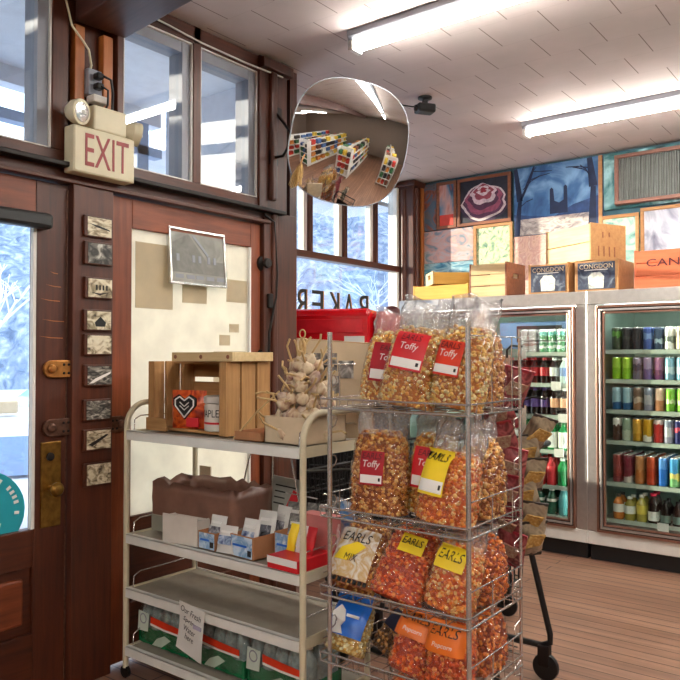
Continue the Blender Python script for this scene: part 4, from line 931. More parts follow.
def garlic_mesh(seed):
    r = random.Random(seed)
    b = MB(); n = 14; prof = [(.004, -.003), (.016, .0), (.025, .012), (.024, .024), (.014, .036), (.006, .046)]
    vs = []; fs = []
    for i, (rad, z) in enumerate(prof):
        for j in range(n):
            a = 2*PI*j/n; q = rad*(1+.09*math.cos(a*7)); vs.append((q*math.cos(a), q*math.sin(a), z))
    for i in range(len(prof)-1):
        for j in range(n): fs.append((i*n+j, i*n+(j+1) % n, (i+1)*n+(j+1) % n, (i+1)*n+j))
    fs.append(tuple(range(n))[::-1]); fs.append(tuple(range(5*n, 6*n))); b.add(vs, fs, 0, True)
    s = MB(); c = r.uniform(-.02, .02); s.tube([(0, 0, .044), (c*.4, .004, .07), (c, .01, .1), (c*2.2, .005, .118)], .004, 5)
    return b, s
protos = []
rr = random.Random(8)
spots = []
for lv, (n_, zz, wx, wy) in enumerate([(11, .03, .08, .1), (5, .04, .04, .04), (13, .088, .09, .1), (12, .122, .095, .09), (11, .155, .085, .08), (9, .19, .07, .065), (7, .222, .055, .05), (5, .255, .04, .035), (3, .285, .02, .02)]):
    for k in range(n_):
        a = 2*PI*k/n_+lv; spots.append((wx*math.cos(a)*rr.uniform(.75, 1), wy*math.sin(a)*rr.uniform(.75, 1), zz+rr.uniform(-.014, .014), a))
hts = ['bottom', 'second', 'third', 'fourth', 'fifth', 'top']
for i, (x, y, z, a) in enumerate(spots):
    nm = 'garlic bulb with a dried stem, one of the heap in the cream cardboard tray'
    if i < 4:
        tg = thing('garlic_bulb', nm, 'garlic', (0, 0, 0), 0, 'garlic heap on the cart'); b, s = garlic_mesh(i); b.build('bulb', [gm1, gm2, gm1, gm1][i], tg); s.build('stem', stm, tg); protos.append(tg)
    else: tg = copy_tree(protos[i % 4])
    tg.location = (-1.82+x, 2.15+y, Z1+z); tg.rotation_euler = (rr.uniform(-.7, .7)+math.sin(a)*.5, rr.uniform(-.7, .7)+math.cos(a)*.5, rr.uniform(0, 6)); tg.scale = (1.05,)*3
t = thing('garlic_braid', 'braided dry garlic stalks with a loop rising from the top of the heap', 'garlic braid', (-1.84, 2.14, Z1+.3))
for ph in (0, 2.1, 4.2):
    MB().tube([(.011*math.sin(ph+k*.9)+.012*k/6, .009*math.cos(ph+k*.9), -.05+.0175*k) for k in range(9)], .006, 6).build('strand', stm, t)
MB().tube([(.012+.014*math.cos(a), 0, .108+.016*math.sin(a)) for a in [2*PI*i/14 for i in range(14)]], .0025, 5, close=True).build('loop', stm, t)
t = thing('stick', 'thin pale stick leaning from the shelf edge up to the garlic heap', 'stick', (-2.075, 2.0, Z1)); MB().tube([(0.0, .02, .004), (.09, .05, .105), (.175, .09, .19)], .0035, 5).build('shaft', stm, t)
# cream display board with photo cards behind the garlic
ang = math.atan2(.17, .22)
t = thing('display_board', 'tall cream display carton with printed photographs standing behind the garlic', 'display board', (-1.81, 2.315, Z1), ang)
b = MB(); b.prism([(-.15, 0), (.15, 0), (.15, .375), (-.15, .395)], -.014, .014, 'y'); b.build('board', M['corr'], t, bevel=.002)
b = MB(); b.tube([(-.15, -.016, 0), (-.15, -.016, .392), (.15, -.016, .372), (.15, -.016, 0)], .003, 5); b.build('edge', M['tanbox'], t)
for k, (x, z, c) in enumerate([(-.085, .3, 0), (-.02, .3, 1), (.045, .27, 0), (-.08, .22, 1), (-.01, .21, 0)]):
    MB().box(x-.03, -.017, z-.035, x+.03, -.014, z+.035).build('photo_card', art('mono_photo_%d' % k, [S(30, 26, 26), S(130, 124, 120), S(226, 222, 216)], 30, k*5, .6, (1, 1, .8), .4), t)

# --- middle shelf
Z2 = .6255
t = thing('lined_carton', 'open carton lined with brown plastic at the left of the middle cart shelf', 'carton', (-2.42, 2.225, Z2))
MB().box(-.26, -.12, 0, .26, .12, .07).build('base_tray', plain('grey_tray', S(150, 148, 134), .6), t, bevel=.004)
b = MB(); rr = random.Random(2)
per = []
for (x0, y0, x1, y1, n_) in [(-.255, -.115, .255, -.115, 14), (.255, -.115, .255, .115, 7), (.255, .115, -.255, .115, 14), (-.255, .115, -.255, -.115, 7)]:
    for k in range(n_): per.append((x0+(x1-x0)*k/n_, y0+(y1-y0)*k/n_))
P_ = len(per); wv = [rr.uniform(-.006, .006) for _ in per]; wt = [rr.uniform(-.016, .012) for _ in per]
def liner(u, v):
    k = int(round(u*P_)) % P_; x, y = per[k]; g = 1+(.04 if v > .5 else 0)*0
    if v <= .5: z = .07+v*2*.15+(wt[k] if v == .5 else 0); o_ = 1+wv[k]*(1 if v in (.25,) else .4)*3
    else: z = .07+.15+wt[k]-(v-.5)*2*.13; o_ = .95+wv[k]
    return (x*o_, y*o_, z)
b.grid(liner, P_, 8, 0, True); b.build('plastic_liner', plain('brown_plastic', S(126, 92, 78), .32, var=.15, bump=.3), t)
MB().box(-.24, -.1, .07, .24, .1, .1).build('contents', plain('dim_brown', S(70, 46, 38), .8), t)
t = thing('price_clip', 'black clip holding a blank cream card behind the brown lined carton', 'price holder', (-2.62, 2.368, Z2))
MB().box(-.012, -.008, 0, .012, .008, .18).build('clip_post', M['black'], t, bevel=.003); MB().box(-.045, -.012, .17, .045, .01, .195).build('clip_bar', M['black'], t, bevel=.004); MB().box(-.035, -.004, .196, .04, .002, .255).build('card', M['corr'], t)
t = thing('white_tray', 'white card tray in front of the brown lined carton', 'tray', (-2.385, 2.052, Z2), .06)
MB().box(-.1, -.035, 0, .1, .035, .006).build('bottom', M['cardw'], t)
MB().box(-.1, -.037, 0, .1, -.033, .115).build('front_wall', M['cardw'], t); MB().box(-.1, .033, 0, .1, .037, .1).build('back_wall', M['cardw'], t)
for x in (-.1, .096): MB().box(x, -.033, 0, x+.004, .033, .105).build('end_wall', M['cardw'], t)
blab = art('blue_white_label', [S(226, 232, 238), S(190, 210, 230), S(120, 160, 200), S(236, 238, 240)], 18, 3, 1)
def carton(name, label, loc, w, d, h, rz=0):
    t = thing(name, label, 'carton', loc, rz, 'display cartons on the middle cart shelf')
    MB().box(-w/2, -d/2, 0, w/2, d/2, .004).build('bottom', M['card'], t)
    MB().box(-w/2, -d/2, 0, w/2, -d/2+.004, h).build('front_wall', M['card'], t)
    MB().box(-w/2, d/2-.004, 0, w/2, d/2, h).build('back_wall', M['card'], t)
    for x in (-w/2, w/2-.004): MB().box(x, -d/2+.004, 0, x+.004, d/2-.004, h).build('side_wall', M['card'], t)
    p = MB().box(-w/2+.006, -d/2-.0015, .004, w/2-.006, -d/2, h-.004).build('label_panel', blab, t)
    MB().box(w/2-.03, -d/2-.0025, .012, w/2-.01, -d/2-.0015, .034).build('label_mark', M['ink'], p); MB().box(-w/2+.015, -d/2-.0025, h*.5, w/2-.035, -d/2-.0015, h*.5+.008).build('label_line', M['blup'], p)
    return t
carton('carton', 'small kraft display carton with a pale blue label, beside the white tray', (-2.225, 2.15, Z2), .1, .26, .07)
carton('carton', 'larger kraft display carton with a blue and white label, full of pouches', (-2.02, 2.19, Z2), .13, .34, .085, -.06)
carton('carton', 'long kraft display carton at the back right, holding grey pouches', (-1.87, 2.23, Z2), .12, .26, .1, -.06)
pw = plain('pouch_white', S(218, 216, 212), .35, var=.05); pgr = art('grey_leaf_pouch', [S(60, 60, 58), S(120, 118, 114), S(190, 188, 182)], 26, 6, 1.4)
def snackpouch(label, x, y, z, w, h, m, rz, lean, mark, k):
    t = thing('snack_pouch', label, 'pouch', (x, y, z), 0, 'pouches on the middle cart shelf', rot=(-lean, 0, rz))
    b, th = pouchmesh(w, h, .03, 8, 10, .002, k); b.build('pouch', m, t)
    MB().box(-w*.36, -.0185, h*.3, w*.36, -.013, h*.62).build('print_panel', art('pouch_print_%d' % k, mark, 40, k, .6), t)
    MB().box(-w*.3, -.0145, h*.72, w*.3, -.009, h*.8).build('print_band', M['whp'], t)
    return t
dkm = [S(30, 28, 34), S(120, 120, 130), S(210, 210, 214)]; blm = [S(30, 50, 110), S(150, 170, 200), S(230, 232, 236)]
for k, (x, y, h, lab, m, mk) in enumerate([
    (-2.235, 2.07, .12, 'white pouch with a dark print at the front of the small carton', pw, dkm),
    (-2.23, 2.16, .135, 'white pouch behind the first in the small kraft carton', pw, dkm),
    (-2.115, 2.015, .105, 'white pouch with a blue print standing just left of the larger carton', pw, blm),
    (-2.05, 2.07, .13, 'white pouch with blue figures at the front of the larger carton', pw, blm),
    (-2.04, 2.15, .15, 'white pouch with a dark round print, second in the larger carton', pw, dkm),
    (-2.03, 2.22, .16, 'white pouch with grey print, third in the larger carton', pw, dkm),
    (-2.02, 2.29, .165, 'pale grey pouch at the back of the larger carton', pgr, dkm),
    (-1.9, 2.17, .15, 'grey leaf-printed pouch at the front of the right carton', pgr, dkm),
    (-1.87, 2.24, .185, 'grey leaf-printed pouch in the middle of the right carton', pgr, dkm),
    (-1.85, 2.31, .205, 'tall grey pouch at the back of the right carton', pgr, dkm)]):
    snackpouch(lab, x, y, Z2+.006, .085, h, m, rnd.uniform(-.25, .2), .28, mk, k)
t = thing('show_card', 'grey upright card with a red flash behind the pouches', 'card', (-2.12, 2.335, Z2), 0, rot=(-.12, .08, .1))
MB().box(-.075, -.003, 0, .075, .003, .255).build('card', plain('grey_card', S(150, 150, 142), .7), t, bevel=.001)
b = MB(); b.prism([(.0, .06), (.06, .08), (.07, .2), (.04, .21), (.01, .13)], -.005, -.003, 'y'); b.build('red_flash', M['redp'], t)
for z in (.14, .165, .19, .215): MB().box(-.055, -.0045, z, .0 if z < .2 else .05, -.003, z+.006).build('text_line', M['ink'], t)
t = thing('candy_carton', 'red and white candy carton at the right end of the middle cart shelf', 'carton', (-1.79, 2.11, Z2), -.05)
MB().box(-.075, -.12, 0, .075, .12, .045).build('tray', M['redp'], t, bevel=.002)
MB().box(-.075, .06, .045, .075, .12, .17).build('header', plain('pink_carton', S(200, 120, 116), .6), t, bevel=.002); MB().box(-.0751, -.122, .02, .0751, -.1205, .045).build('white_band', M['whp'], t)
for k, (x, m) in enumerate([(-.045, M['yelp']), (.0, M['whp']), (.045, M['redp'])]):
    b, th = pouchmesh(.042, .1, .03, 6, 8, .002, 20+k); o = b.build('candy_pack', m, t, (x, -.03, .046), (-.3, 0, 0))
t = thing('candy_bag', 'blue and white candy bag standing at the open right end of the middle shelf', 'bag', (-1.76, 2.33, Z2), -.5); b, th = pouchmesh(.12, .2, .05, seed=5); b.build('pouch', art('blue_white_bag', [S(30, 90, 180), S(90, 150, 214), S(228, 234, 240), S(240, 240, 240)], 9, 5, 1, (1, 1, 1.4), .35), t)
t = thing('sugar_pack', 'red and white paper packet beside the blue candy bag', 'packet', (-1.75, 2.22, Z2), -.3); b, th = pouchmesh(.1, .14, .05, seed=6); b.build('pouch', art('red_white_bag', [S(200, 24, 36), S(206, 40, 46), S(236, 230, 226), S(190, 20, 30)], 8, 9, 1, (1, 1, 1), .4), t)

# --- water packs on the bottom shelf, and the hand-lettered sign
Z4 = .1425
gw = clear('green_water_plastic', .1, (.12, .55, .30, 1), .1); cw = plain('water_plastic', S(150, 168, 166), .12, var=.25, scale=50)
green = bandmat('water_wrap_print', [(0, S(20, 96, 56)), (.36, S(60, 150, 96)), (.42, S(226, 230, 222)), (.46, S(206, 50, 30)), (.66, S(206, 214, 206))], .28, 0, 1/.2, .1)
for k, (x, nm) in enumerate([(-2.545, 'green shrink-wrapped pack of water bottles at the left end of the bottom shelf'), (-2.215, 'green shrink-wrapped pack of water bottles in the middle, half behind the sign'), (-1.88, 'green shrink-wrapped pack of water bottles at the right end of the bottom shelf')]):
    t = thing('water_pack', nm, 'water pack', (x, 2.155, Z4), 0, 'water packs on the bottom cart shelf')
    if k == 0:
        for i in range(5):
            for j in range(3):
                b = MB(); b.lathe([(.027, 0), (.031, .006), (.031, .13), (.026, .15), (.013, .178), (.012, .184)], 12, c=(-.125+.0625*i, -.0625+.0625*j, 0)); o = b.build('bottle', cw, t)
                b = MB(); b.lathe([(.0145, .184), (.0145, .198), (.012, .2)], 12, c=(-.125+.0625*i, -.0625+.0625*j, 0)); b.build('cap', M['whp'], o)
        def wrap(u, v):
            per_ = [(-.158, -.096), (.158, -.096), (.158, .096), (-.158, .096), (-.158, -.096)]; i = min(3, int(u*4)); f_ = u*4-i
            x_ = per_[i][0]+(per_[i+1][0]-per_[i][0])*f_; y_ = per_[i][1]+(per_[i+1][1]-per_[i][1])*f_
            k_ = .005*abs(math.sin(x_*PI/.0625)) if i % 2 == 0 else .003*math.sin(y_*90)
            top = .075+.018*math.sin(x_*21+1)+.010*math.sin(x_*50)
            return (x_, y_+(k_ if i == 0 else -k_ if i == 2 else 0), .002+top*v)
        b = MB(); b.grid(wrap, 80, 6); o = b.build('printed_wrap', plain('green_wrap', S(24, 104, 62), .22, var=.3, scale=18), t)
        b = MB(); b.prism([(-.06, .008), (.0, .010), (.06, .05), (.02, .062), (-.03, .04)], -.1005, -.0985, 'y'); b.build('swoosh', plain('pale_green_swoosh', S(176, 196, 176), .4), o)
        b = MB(); b.prism([(-.156, .055), (-.088, .058), (-.08, .135), (-.15, .14)], -.1025, -.1, 'y'); lab = b.build('round_label', plain('mint_label', S(196, 208, 196), .4), t)
        b = MB(); b.tube([(-.118+.02*math.cos(a), -.1035, .11+.02*math.sin(a)) for a in [2*PI*i/20 for i in range(20)]], .0025, 4, close=True); b.build('ring_logo', M['grey'], lab)
        b = MB(); b.prism([(-.07, .1), (.02, .092), (.14, .09), (.14, .112), (.02, .12), (-.07, .128)], -.1025, -.1, 'y'); rs = b.build('red_stripe', M['orp'], t)
        b = MB(); b.prism([(-.07, .09), (.02, .083), (.14, .081), (.14, .089), (.02, .091), (-.07, .099)], -.1025, -.1, 'y'); b.build('white_stripe', M['whp'], rs)
        MB().box(-.157, -.0985, .004, .157, .0985, .185).build('clear_film', M['wrap'], t, bevel=.022)
        wp0 = t
    else:
        for ch in list(wp0.children): copy_tree(ch, t)
t = thing('hand_lettered_sign', 'white hand-lettered paper sign taped to the shelf edge over the water', 'sign', (-2.265, 1.982, .402), 0, rot=(0, math.radians(6), 0))
b = MB(); b.grid(lambda u, v: ((u-.5)*.155+.012*math.sin(v*3)*.4, -.002-.014*math.sin(PI*v)*(u-.4), -.185+.19*v-.02*u*(1-v)), 8, 8); b.build('sheet', M['paper'], t)
f_ = lambda z, sk: (lambda c: Vector((c.x, -.0048-.014*math.sin(PI*max(0, min(1, (z+c.y+.185)/.19)))*(c.x/.155+.1), z+c.y-.10*c.x)))
for bd, z, w_ in (('Our Fresh', -.025, .125), ('Spring', -.062, .09), ('Water', -.095, .075), ('here', -.125, .055)): text(bd, M['ink'], t, (0, 0, 0), w=w_, h=.024, fn=f_(z, 0), depth=0, shear=.25)
MB().box(.025, -.012, -.075, .07, -.0095, -.06).build('tape_tag', plain('lilac_tag', S(170, 166, 190), .6), t)

# ------------------------------------------------------------------ black shopping carts parked behind
def shopping_cart(loc, rz, label):
    t = thing('shopping_cart', label, 'shopping cart', loc, rz, 'black shopping carts parked behind the white cart')
    L0, L1, Wt, Wb, zt0, zt1, zb0, zb1 = -.45, .45, .27, .2, .86, .98, .56, .44   # nose at -x
    P = lambda u, s_, v: (L0+(L1-L0)*u, s_*(Wb+(Wt-Wb)*v)*(.78+.22*u), (zb0+(zb1-zb0)*u)*(1-v)+(zt0+(zt1-zt0)*u)*v)
    b = MB()
    for s_ in (-1, 1):
        for k in range(25): u = k/24; b.tube([P(u, s_, 0), P(u, s_, 1)], .0028, 4)
        for v in (0, .25, .5, .75): b.tube([P(0, s_, v), P(1, s_, v)], .003, 4)
    for u in (0, 1):
        for k in range(11):
            f0 = -1+k/5; b.tube([(P(u, 1, 0)[0], P(u, 1, 0)[1]*f0, P(u, 1, 0)[2]), (P(u, 1, 1)[0], P(u, 1, 1)[1]*f0, P(u, 1, 1)[2])], .0028, 4)
        for v in (0, .33, .66): b.tube([P(u, -1, v), P(u, 1, v)], .003, 4)
    for k in range(9): f0 = -1+k/4; b.tube([(P(0, 1, 0)[0], P(0, 1, 0)[1]*f0, P(0, 1, 0)[2]), (P(1, 1, 0)[0], P(1, 1, 0)[1]*f0, P(1, 1, 0)[2])], .0028, 4)
    for k in range(10): b.tube([P(k/9, -1, 0), P(k/9, 1, 0)], .0028, 4)
    b.build('basket', M['blackm'], t)
    b = MB(); b.tube([P(0, -1, 1), P(0, 1, 1), P(1, 1, 1), P(1, -1, 1)], .008, 6, close=True); b.build('basket_rim', M['black'], t)
    b = MB(); b.tube([(L1+.0, -.27, .98), (L1+.1, -.25, 1.02), (L1+.1, .25, 1.02), (L1, .27, .98)], .013, 8); b.build('handle', M['black'], t)
    for s_ in (-1, 1):
        b = MB(); b.tube([(L1-.02, s_*.26, .97), (L1+.0, s_*.26, .6), (L1+.10, s_*.26, .2), (L1+.1, s_*.26, .165), (L1+.06, s_*.26, .145), (.0, s_*.24, .15), (L0+.1, s_*.17, .16)], .0135, 8); b.build('frame', M['black'], t)
    b = MB(); b.tube([(L0+.15, -.17, .16), (L0+.1, 0, .16), (L0+.15, .17, .16)], .0125, 8); b.tube([(L0+.2, -.15, .17), (L0+.25, -.14, .56)], .0125, 8); b.tube([(L0+.2, .15, .17), (L0+.25, .14, .56)], .0125, 8); b.build('frame', M['black'], t)
    b = MB()
    for k in range(9): b.tube([(.0+.0, -.2+.05*k, .155), (L1+.0, -.2+.05*k, .155)], .003, 4)
    b.build('lower_tray', M['blackm'], t)
    for (x, y) in [(L1+.06, .26), (L1+.06, -.26), (L0+.15, .16), (L0+.15, -.16)]:
        b = MB(); b.M = Matrix.Translation((x+.02, y-.014, .058)) @ Matrix.Rotation(-PI/2, 4, 'X'); b.lathe([(.02, 0), (.056, .003), (.058, .014), (.056, .025), (.02, .028)], 18); o = b.build('caster_wheel', M['black'], t)
        MB().box(x-.012, y-.02, .06, x+.04, y+.02, .15).build('fork', M['iron'], o, bevel=.006)
    MB().box(L1-.03, -.16, .66, L1-.02, .16, .92).build('child_seat_flap', M['black'], t, bevel=.005)
    return t
shopping_cart((-1.79, 2.83, 0), 0, 'black wire shopping cart with its handle toward the coolers, nearer the aisle')
shopping_cart((-2.24, 3.42, 0), math.radians(4), 'black wire shopping cart behind the first, closer to the display window')

# ------------------------------------------------------------------ red machine by the window
t = thing('drinks_machine', 'bright red drinks machine on a black base in front of the bakery window', 'drinks machine', (-3.02, 4.0, 0), math.radians(24))
MB().box(-.34, -.26, 1.1, .22, .3, 1.70).build('cabinet', M['red'], t, bevel=.035)
MB().box(-.34, -.29, 1.14, .205, -.262, 1.66).build('door', M['red'], t, bevel=.01)
MB().box(-.30, -.299, 1.54, .17, -.29, 1.63).build('door_header', plain('red_header', S(212, 34, 46), .2), t, bevel=.006)
MB().box(.05, -.296, 1.45, .18, -.2905, 1.52).build('white_notice', M['paper'], t)
MB().box(.222, -.26, 1.1, .37, .28, 1.68).build('side_cabinet', M['red'], t, bevel=.05)
b = MB(); b.lathe([(.055, 1.66), (.06, 1.68), (.055, 1.71), (.03, 1.73), (.01, 1.735)], 20, c=(.29, .1, 0)); b.build('dark_cap', plain('dark_red_cap', S(70, 16, 20), .35), t)
MB().box(-.36, -.28, 0, .38, .3, 1.1).build('counter_base', M['black'], t, bevel=.01)
# ------------------------------------------------------------------ chrome wire popcorn rack
RX0, RX1, RY0, RY1 = -1.616, -1.075, 2.04, 2.42
TZ = [1.225, .848, .575, .345, .1]
t = thing('wire_rack', 'chrome wire display rack holding the popcorn bags, beside the cream cart', 'wire rack', (RX0, RY0, 0))
RW, RD = RX1-RX0, RY1-RY0
for k, (x, y, z1) in enumerate([(0, 0, 1.48), (RW, 0, 1.49), (0, RD, 1.49), (RW, RD, 1.49)]): MB().tube([(x, y, 0), (x, y, z1)], .0085 if y == 0 else .006, 8).build('post', M['chrome'], t)
for k, z in enumerate(TZ):
    b = MB(); e = .03
    b.tube([(-e, -.012, z-.012), (RW+.005, -.012, z-.012)], .004, 6); b.tube([(-e, -.018, z+.022), (RW+.005, -.018, z+.022)], .004, 6)
    b.tube([(-e, -.018, z+.022), (-e, RD, z+.022), (RW+.005, RD, z+.022), (RW+.005, -.018, z+.022)], .003, 5)
    b.tube([(-e, -.012, z-.012), (-e, RD, z-.012), (RW+.005, RD, z-.012), (RW+.005, -.012, z-.012)], .003, 5)
    for i in range(9): x = -e+(RW+e)*i/8; b.tube([(x, -.018, z+.022), (x, -.012, z-.012), (x, RD, z-.012), (x, RD, z+.06)], .0022, 4)
    for i in range(4): y = RD*(i+.5)/4; b.tube([(-e, y, z+.022), (-e, y, z-.012), (RW+.005, y, z-.012), (RW+.005, y, z+.022)], .0022, 4)
    if k < 4:
        hh = .1 if k else .235
        b.tube([(RW+.005, .0, z+hh), (RW+.005, RD, z+hh)], .0025, 5); b.tube([(RW+.005, RD*.4, z-.01), (RW+.005, RD*.4, z+hh)], .0025, 5); b.tube([(RW+.005, RD*.8, z-.01), (RW+.005, RD*.8, z+hh)], .0025, 5)
        b.tube([(-e, .0, z+hh*.6), (-e, RD*.5, z+hh*.6)], .0025, 5); b.tube([(-e, RD*.25, z-.01), (-e, RD*.25, z+hh*.6)], .0025, 5)
    b.build('shelf', M['chrome'], t)
for i in range(9):
    z = .16+.14*i
    MB().tube([(0, 0, z), (.0, .03, z+.012), (0, .04, z+.03), (0, .03, z+.045), (0, 0, z+.05)], .0025, 5).build('side_hook', M['chrome'], t)
    MB().tube([(RW, RD, z), (RW, RD-.05, z+.012), (RW, RD-.05, z+.04), (RW, RD, z+.05)], .0025, 5).build('side_hook', M['chrome'], t)
MB().box(.13, .35, 1.43, .155, .36, 1.45).build('yellow_tag', M['yelp'], t)

# popcorn bags -----------------------------------------------------
def kmats(name, cs): return [plain('popcorn_%s_%d' % (name, i), c, .55, var=.22, scale=90) for i, c in enumerate(cs)]
KM = {'gold': kmats('gold', [S(236, 190, 98), S(226, 158, 66), S(246, 222, 160), S(190, 112, 40)]),
      'caramel': kmats('caramel', [S(214, 146, 62), S(186, 108, 40), S(236, 190, 112), S(150, 78, 28)]),
      'orange': kmats('orange', [S(240, 150, 60), S(230, 120, 40), S(250, 196, 120), S(206, 92, 30)]),
      'deep': kmats('deep', [S(232, 104, 34), S(214, 82, 24), S(244, 150, 76), S(180, 62, 20)]),
      'cheese': kmats('cheese', [S(222, 112, 34), S(190, 84, 24), S(236, 146, 62), S(150, 60, 18)]),
      'pale': kmats('pale', [S(232, 206, 140), S(214, 176, 96), S(244, 228, 186), S(196, 150, 66)]),
      'dark': kmats('dark', [S(150, 96, 40), S(112, 66, 26), S(196, 142, 70), S(76, 42, 18)])}
def popbag(name, cat, label, loc, w, d, fh, h, km, rot, lab=None, seed=0, group='popcorn bags on the wire rack', kr=.0068, film=None):
    t = thing(name, label, cat, loc, 0, group, rot=rot); r = random.Random(seed)
    A = lambda u: w/2*(.93+.07*math.sin(PI*min(1, u*1.05))**.5)*(1.03-.13*u)
    B = lambda u: d/2*(.62+.38*math.sin(PI*(.12+.8*u))) if u < .85 else d/2*(.62+.38*math.sin(PI*.8))*(1-.55*((u-.85)/.15)**2)
    def surf(u, th, k=1.0):
        c, s_ = math.cos(th), math.sin(th); n = 3.2; q = (abs(c)**n+abs(s_)**n)**(-1/n)
        return Vector((A(u)*q*c*k, B(u)*q*s_*k, u*fh))
    pm = MB()
    pm.grid(lambda i, v: surf(v, 2*PI*i, .9), 24, 8, 3)
    def cap(i, v): p = surf(1, 2*PI*i, .9*(1-v)); p.z += .02*v; return p
    pm.grid(cap, 24, 3, 3)
    iv, if_ = ico()
    n_ = int((2*(w+d)*fh*.86)/(kr*kr*2.6))
    def kern(p, s_):
        a = r.uniform(.75, 1.25); b_ = r.uniform(.75, 1.25); R_ = Matrix.Rotation(r.uniform(0, 6), 3, (r.uniform(-1, 1), r.uniform(-1, 1), 1))
        jit = [r.uniform(.72, 1.22) for _ in range(12)]
        pm.add([p+R_ @ Vector((q.x*s_*a, q.y*s_*b_, q.z*s_))*jit[i] for i, q in enumerate(iv)], if_, r.choice((0, 0, 0, 1, 1, 2, 2, 3)), True)
    for k in range(n_):
        th = r.uniform(0, 2*PI)
        p = surf(r.uniform(.01, .99), th, .93+r.uniform(-.05, .03)); p.z = max(p.z, kr*.9); kern(p, kr*r.uniform(.8, 1.25))
    for k in range(int(w*d*.7/(kr*kr*2.2))):
        p = surf(1, r.uniform(0, 2*PI), .9*r.uniform(0, 1)**.5); p.z += r.uniform(-.004, .014); kern(p, kr*r.uniform(.8, 1.2))
    pm.build('popcorn', KM[km], t, stuff=True)
    # film: hugs the popcorn, then gathers to a flat seal
    ph = [r.uniform(0, 6) for _ in range(4)]
    def fsurf(i, v):
        th = 2*PI*i; u = v*h/fh
        if u <= 1: p = surf(max(u, .0), th, 1.045); p.z = max(.001, u*fh)
        else:
            q = (u-1)/(h/fh-1); base = surf(1, th, 1.045); p = Vector((base.x*(1+.06*q+.05*math.sin(q*3)), base.y*(1-q)**1.1+.006*q*math.sin(th*9+ph[0]), fh+(h-fh)*q))
            p.y += .010*q*math.sin(p.x*70+ph[1])+.006*q*math.sin(p.x*140+ph[2]); p.z += .012*q*math.sin(p.x*45+ph[3]); p.x += .006*q*math.sin(p.z*90+ph[1])
        return p+Vector((.0022*math.sin(th*13+v*31+ph[0]), .0022*math.sin(th*11-v*27+ph[1]), 0))
    fm = MB(); fm.grid(lambda i, v: fsurf(i, v*fh/h), 56, 22); fm.build('film', film or M['film'], t)
    fm = MB(); fm.grid(lambda i, v: fsurf(i, (fh+(h-fh)*v)/h), 56, 16); fm.build('film_top', M['filmtop'], t)
    front = lambda x, z, k=1.06: -.009-B(min(1, max(0, z/fh)))*k*max(.05, 1-min(1, abs(x)/(A(min(1, z/fh))*k))**3.2)**(1/3.2) if z <= fh else -B(1)*1.06*max(0, (1-(z-fh)/(h-fh)))-.02
    if lab:
        x0, x1, z0, z1, mat = lab['box']+(lab['mat'],)
        sk = lab.get('skew', 0)
        b = MB()
        def lf(u, v): z = z0+(z1-z0)*v; x = x0+(x1-x0)*u+sk*(z-z0); return (x, front(x, z)-.001, z)
        b.grid(lf, 10, 10); L_ = b.build('label', mat, t)
        if lab.get('white'):
            a_, c_ = lab['white']; b = MB()
            def wf(u, v): z = z0+(z1-z0)*(a_+(c_-a_)*v); x = x0+(x1-x0)*(.04+.92*u)+sk*(z-z0); return (x, front(x, z)-.0022, z)
            b.grid(wf, 10, 4); wb = b.build('white_band', M['whp'], L_)
            b = MB(); a2 = a_+(c_-a_)*.3; c2 = a_+(c_-a_)*.7
            def bf(u, v): z = z0+(z1-z0)*(a2+(c2-a2)*v); x = x0+(x1-x0)*(.82+.08*u)+sk*(z-z0); return (x, front(x, z)-.003, z)
            b.grid(bf, 2, 2); b.build('printed_mark', M['ink'], L_)
        for (bd, fz, ww, hh, m) in lab.get('text', []):
            zc = z0+(z1-z0)*fz; xc = (x0+x1)/2+sk*(zc-z0)
            text(bd, m, L_, (0, 0, 0), w=ww, h=hh, fn=lambda c: Vector((xc+c.x+sk*c.y, front(xc+c.x, zc+c.y)-.0045, zc+c.y)), depth=0, shear=.15)
    return t
bid = 0
def pb(label, tier, x, y, w, d, fh, h, km, lean, rz, roll=0, lab=None, **kw):
    global bid; bid += 1
    return popbag(kw.pop('name', 'popcorn_bag'), kw.pop('cat', 'popcorn bag'), label, (x, y, TZ[tier]+.002), w, d, fh, h, KMk(km), (-lean, roll, rz), lab, 100+bid, **kw)
KMk = lambda k: k
redlab = lambda m, box, **k: dict(box=box, mat=m, white=(.06, .3), text=[('EARLS', .86, .075, .02, M['dink']), ('Toffy', .6, .066, .03, M['whp'])], **k)
yellab = lambda box, **k: dict(box=box, mat=M['yelp'], white=(.06, .32), text=[('EARLS', .83, .078, .026, M['ink'])], **k)
# top tier
pb('golden popcorn bag with a dark red label, at the left of the top rack tier', 0, -1.495, 2.21, .2, .12, .245, .34, 'gold', .16, .12, .1, redlab(M['dredp'], (-.05, .085, .07, .21)))
pb('golden popcorn bag with a bright red label, in the middle of the top rack tier', 0, -1.352, 2.12, .195, .13, .255, .37, 'gold', .16, .1, .17, redlab(M['redp'], (-.06, .06, .115, .245)))
pb('popcorn bag with an orange-red label, right front of the top rack tier', 0, -1.165, 2.125, .175, .13, .25, .37, 'gold', .16, .0, .15, redlab(M['orp'], (-.075, .025, .095, .21)))
pb('unlabelled caramel popcorn bag facing the aisle at the right end of the top tier', 0, -1.155, 2.29, .15, .14, .25, .34, 'caramel', .03, 1.4, 0)
pb('golden popcorn bag at the back of the top rack tier', 0, -1.36, 2.31, .2, .1, .25, .33, 'gold', .05, .1, 0)
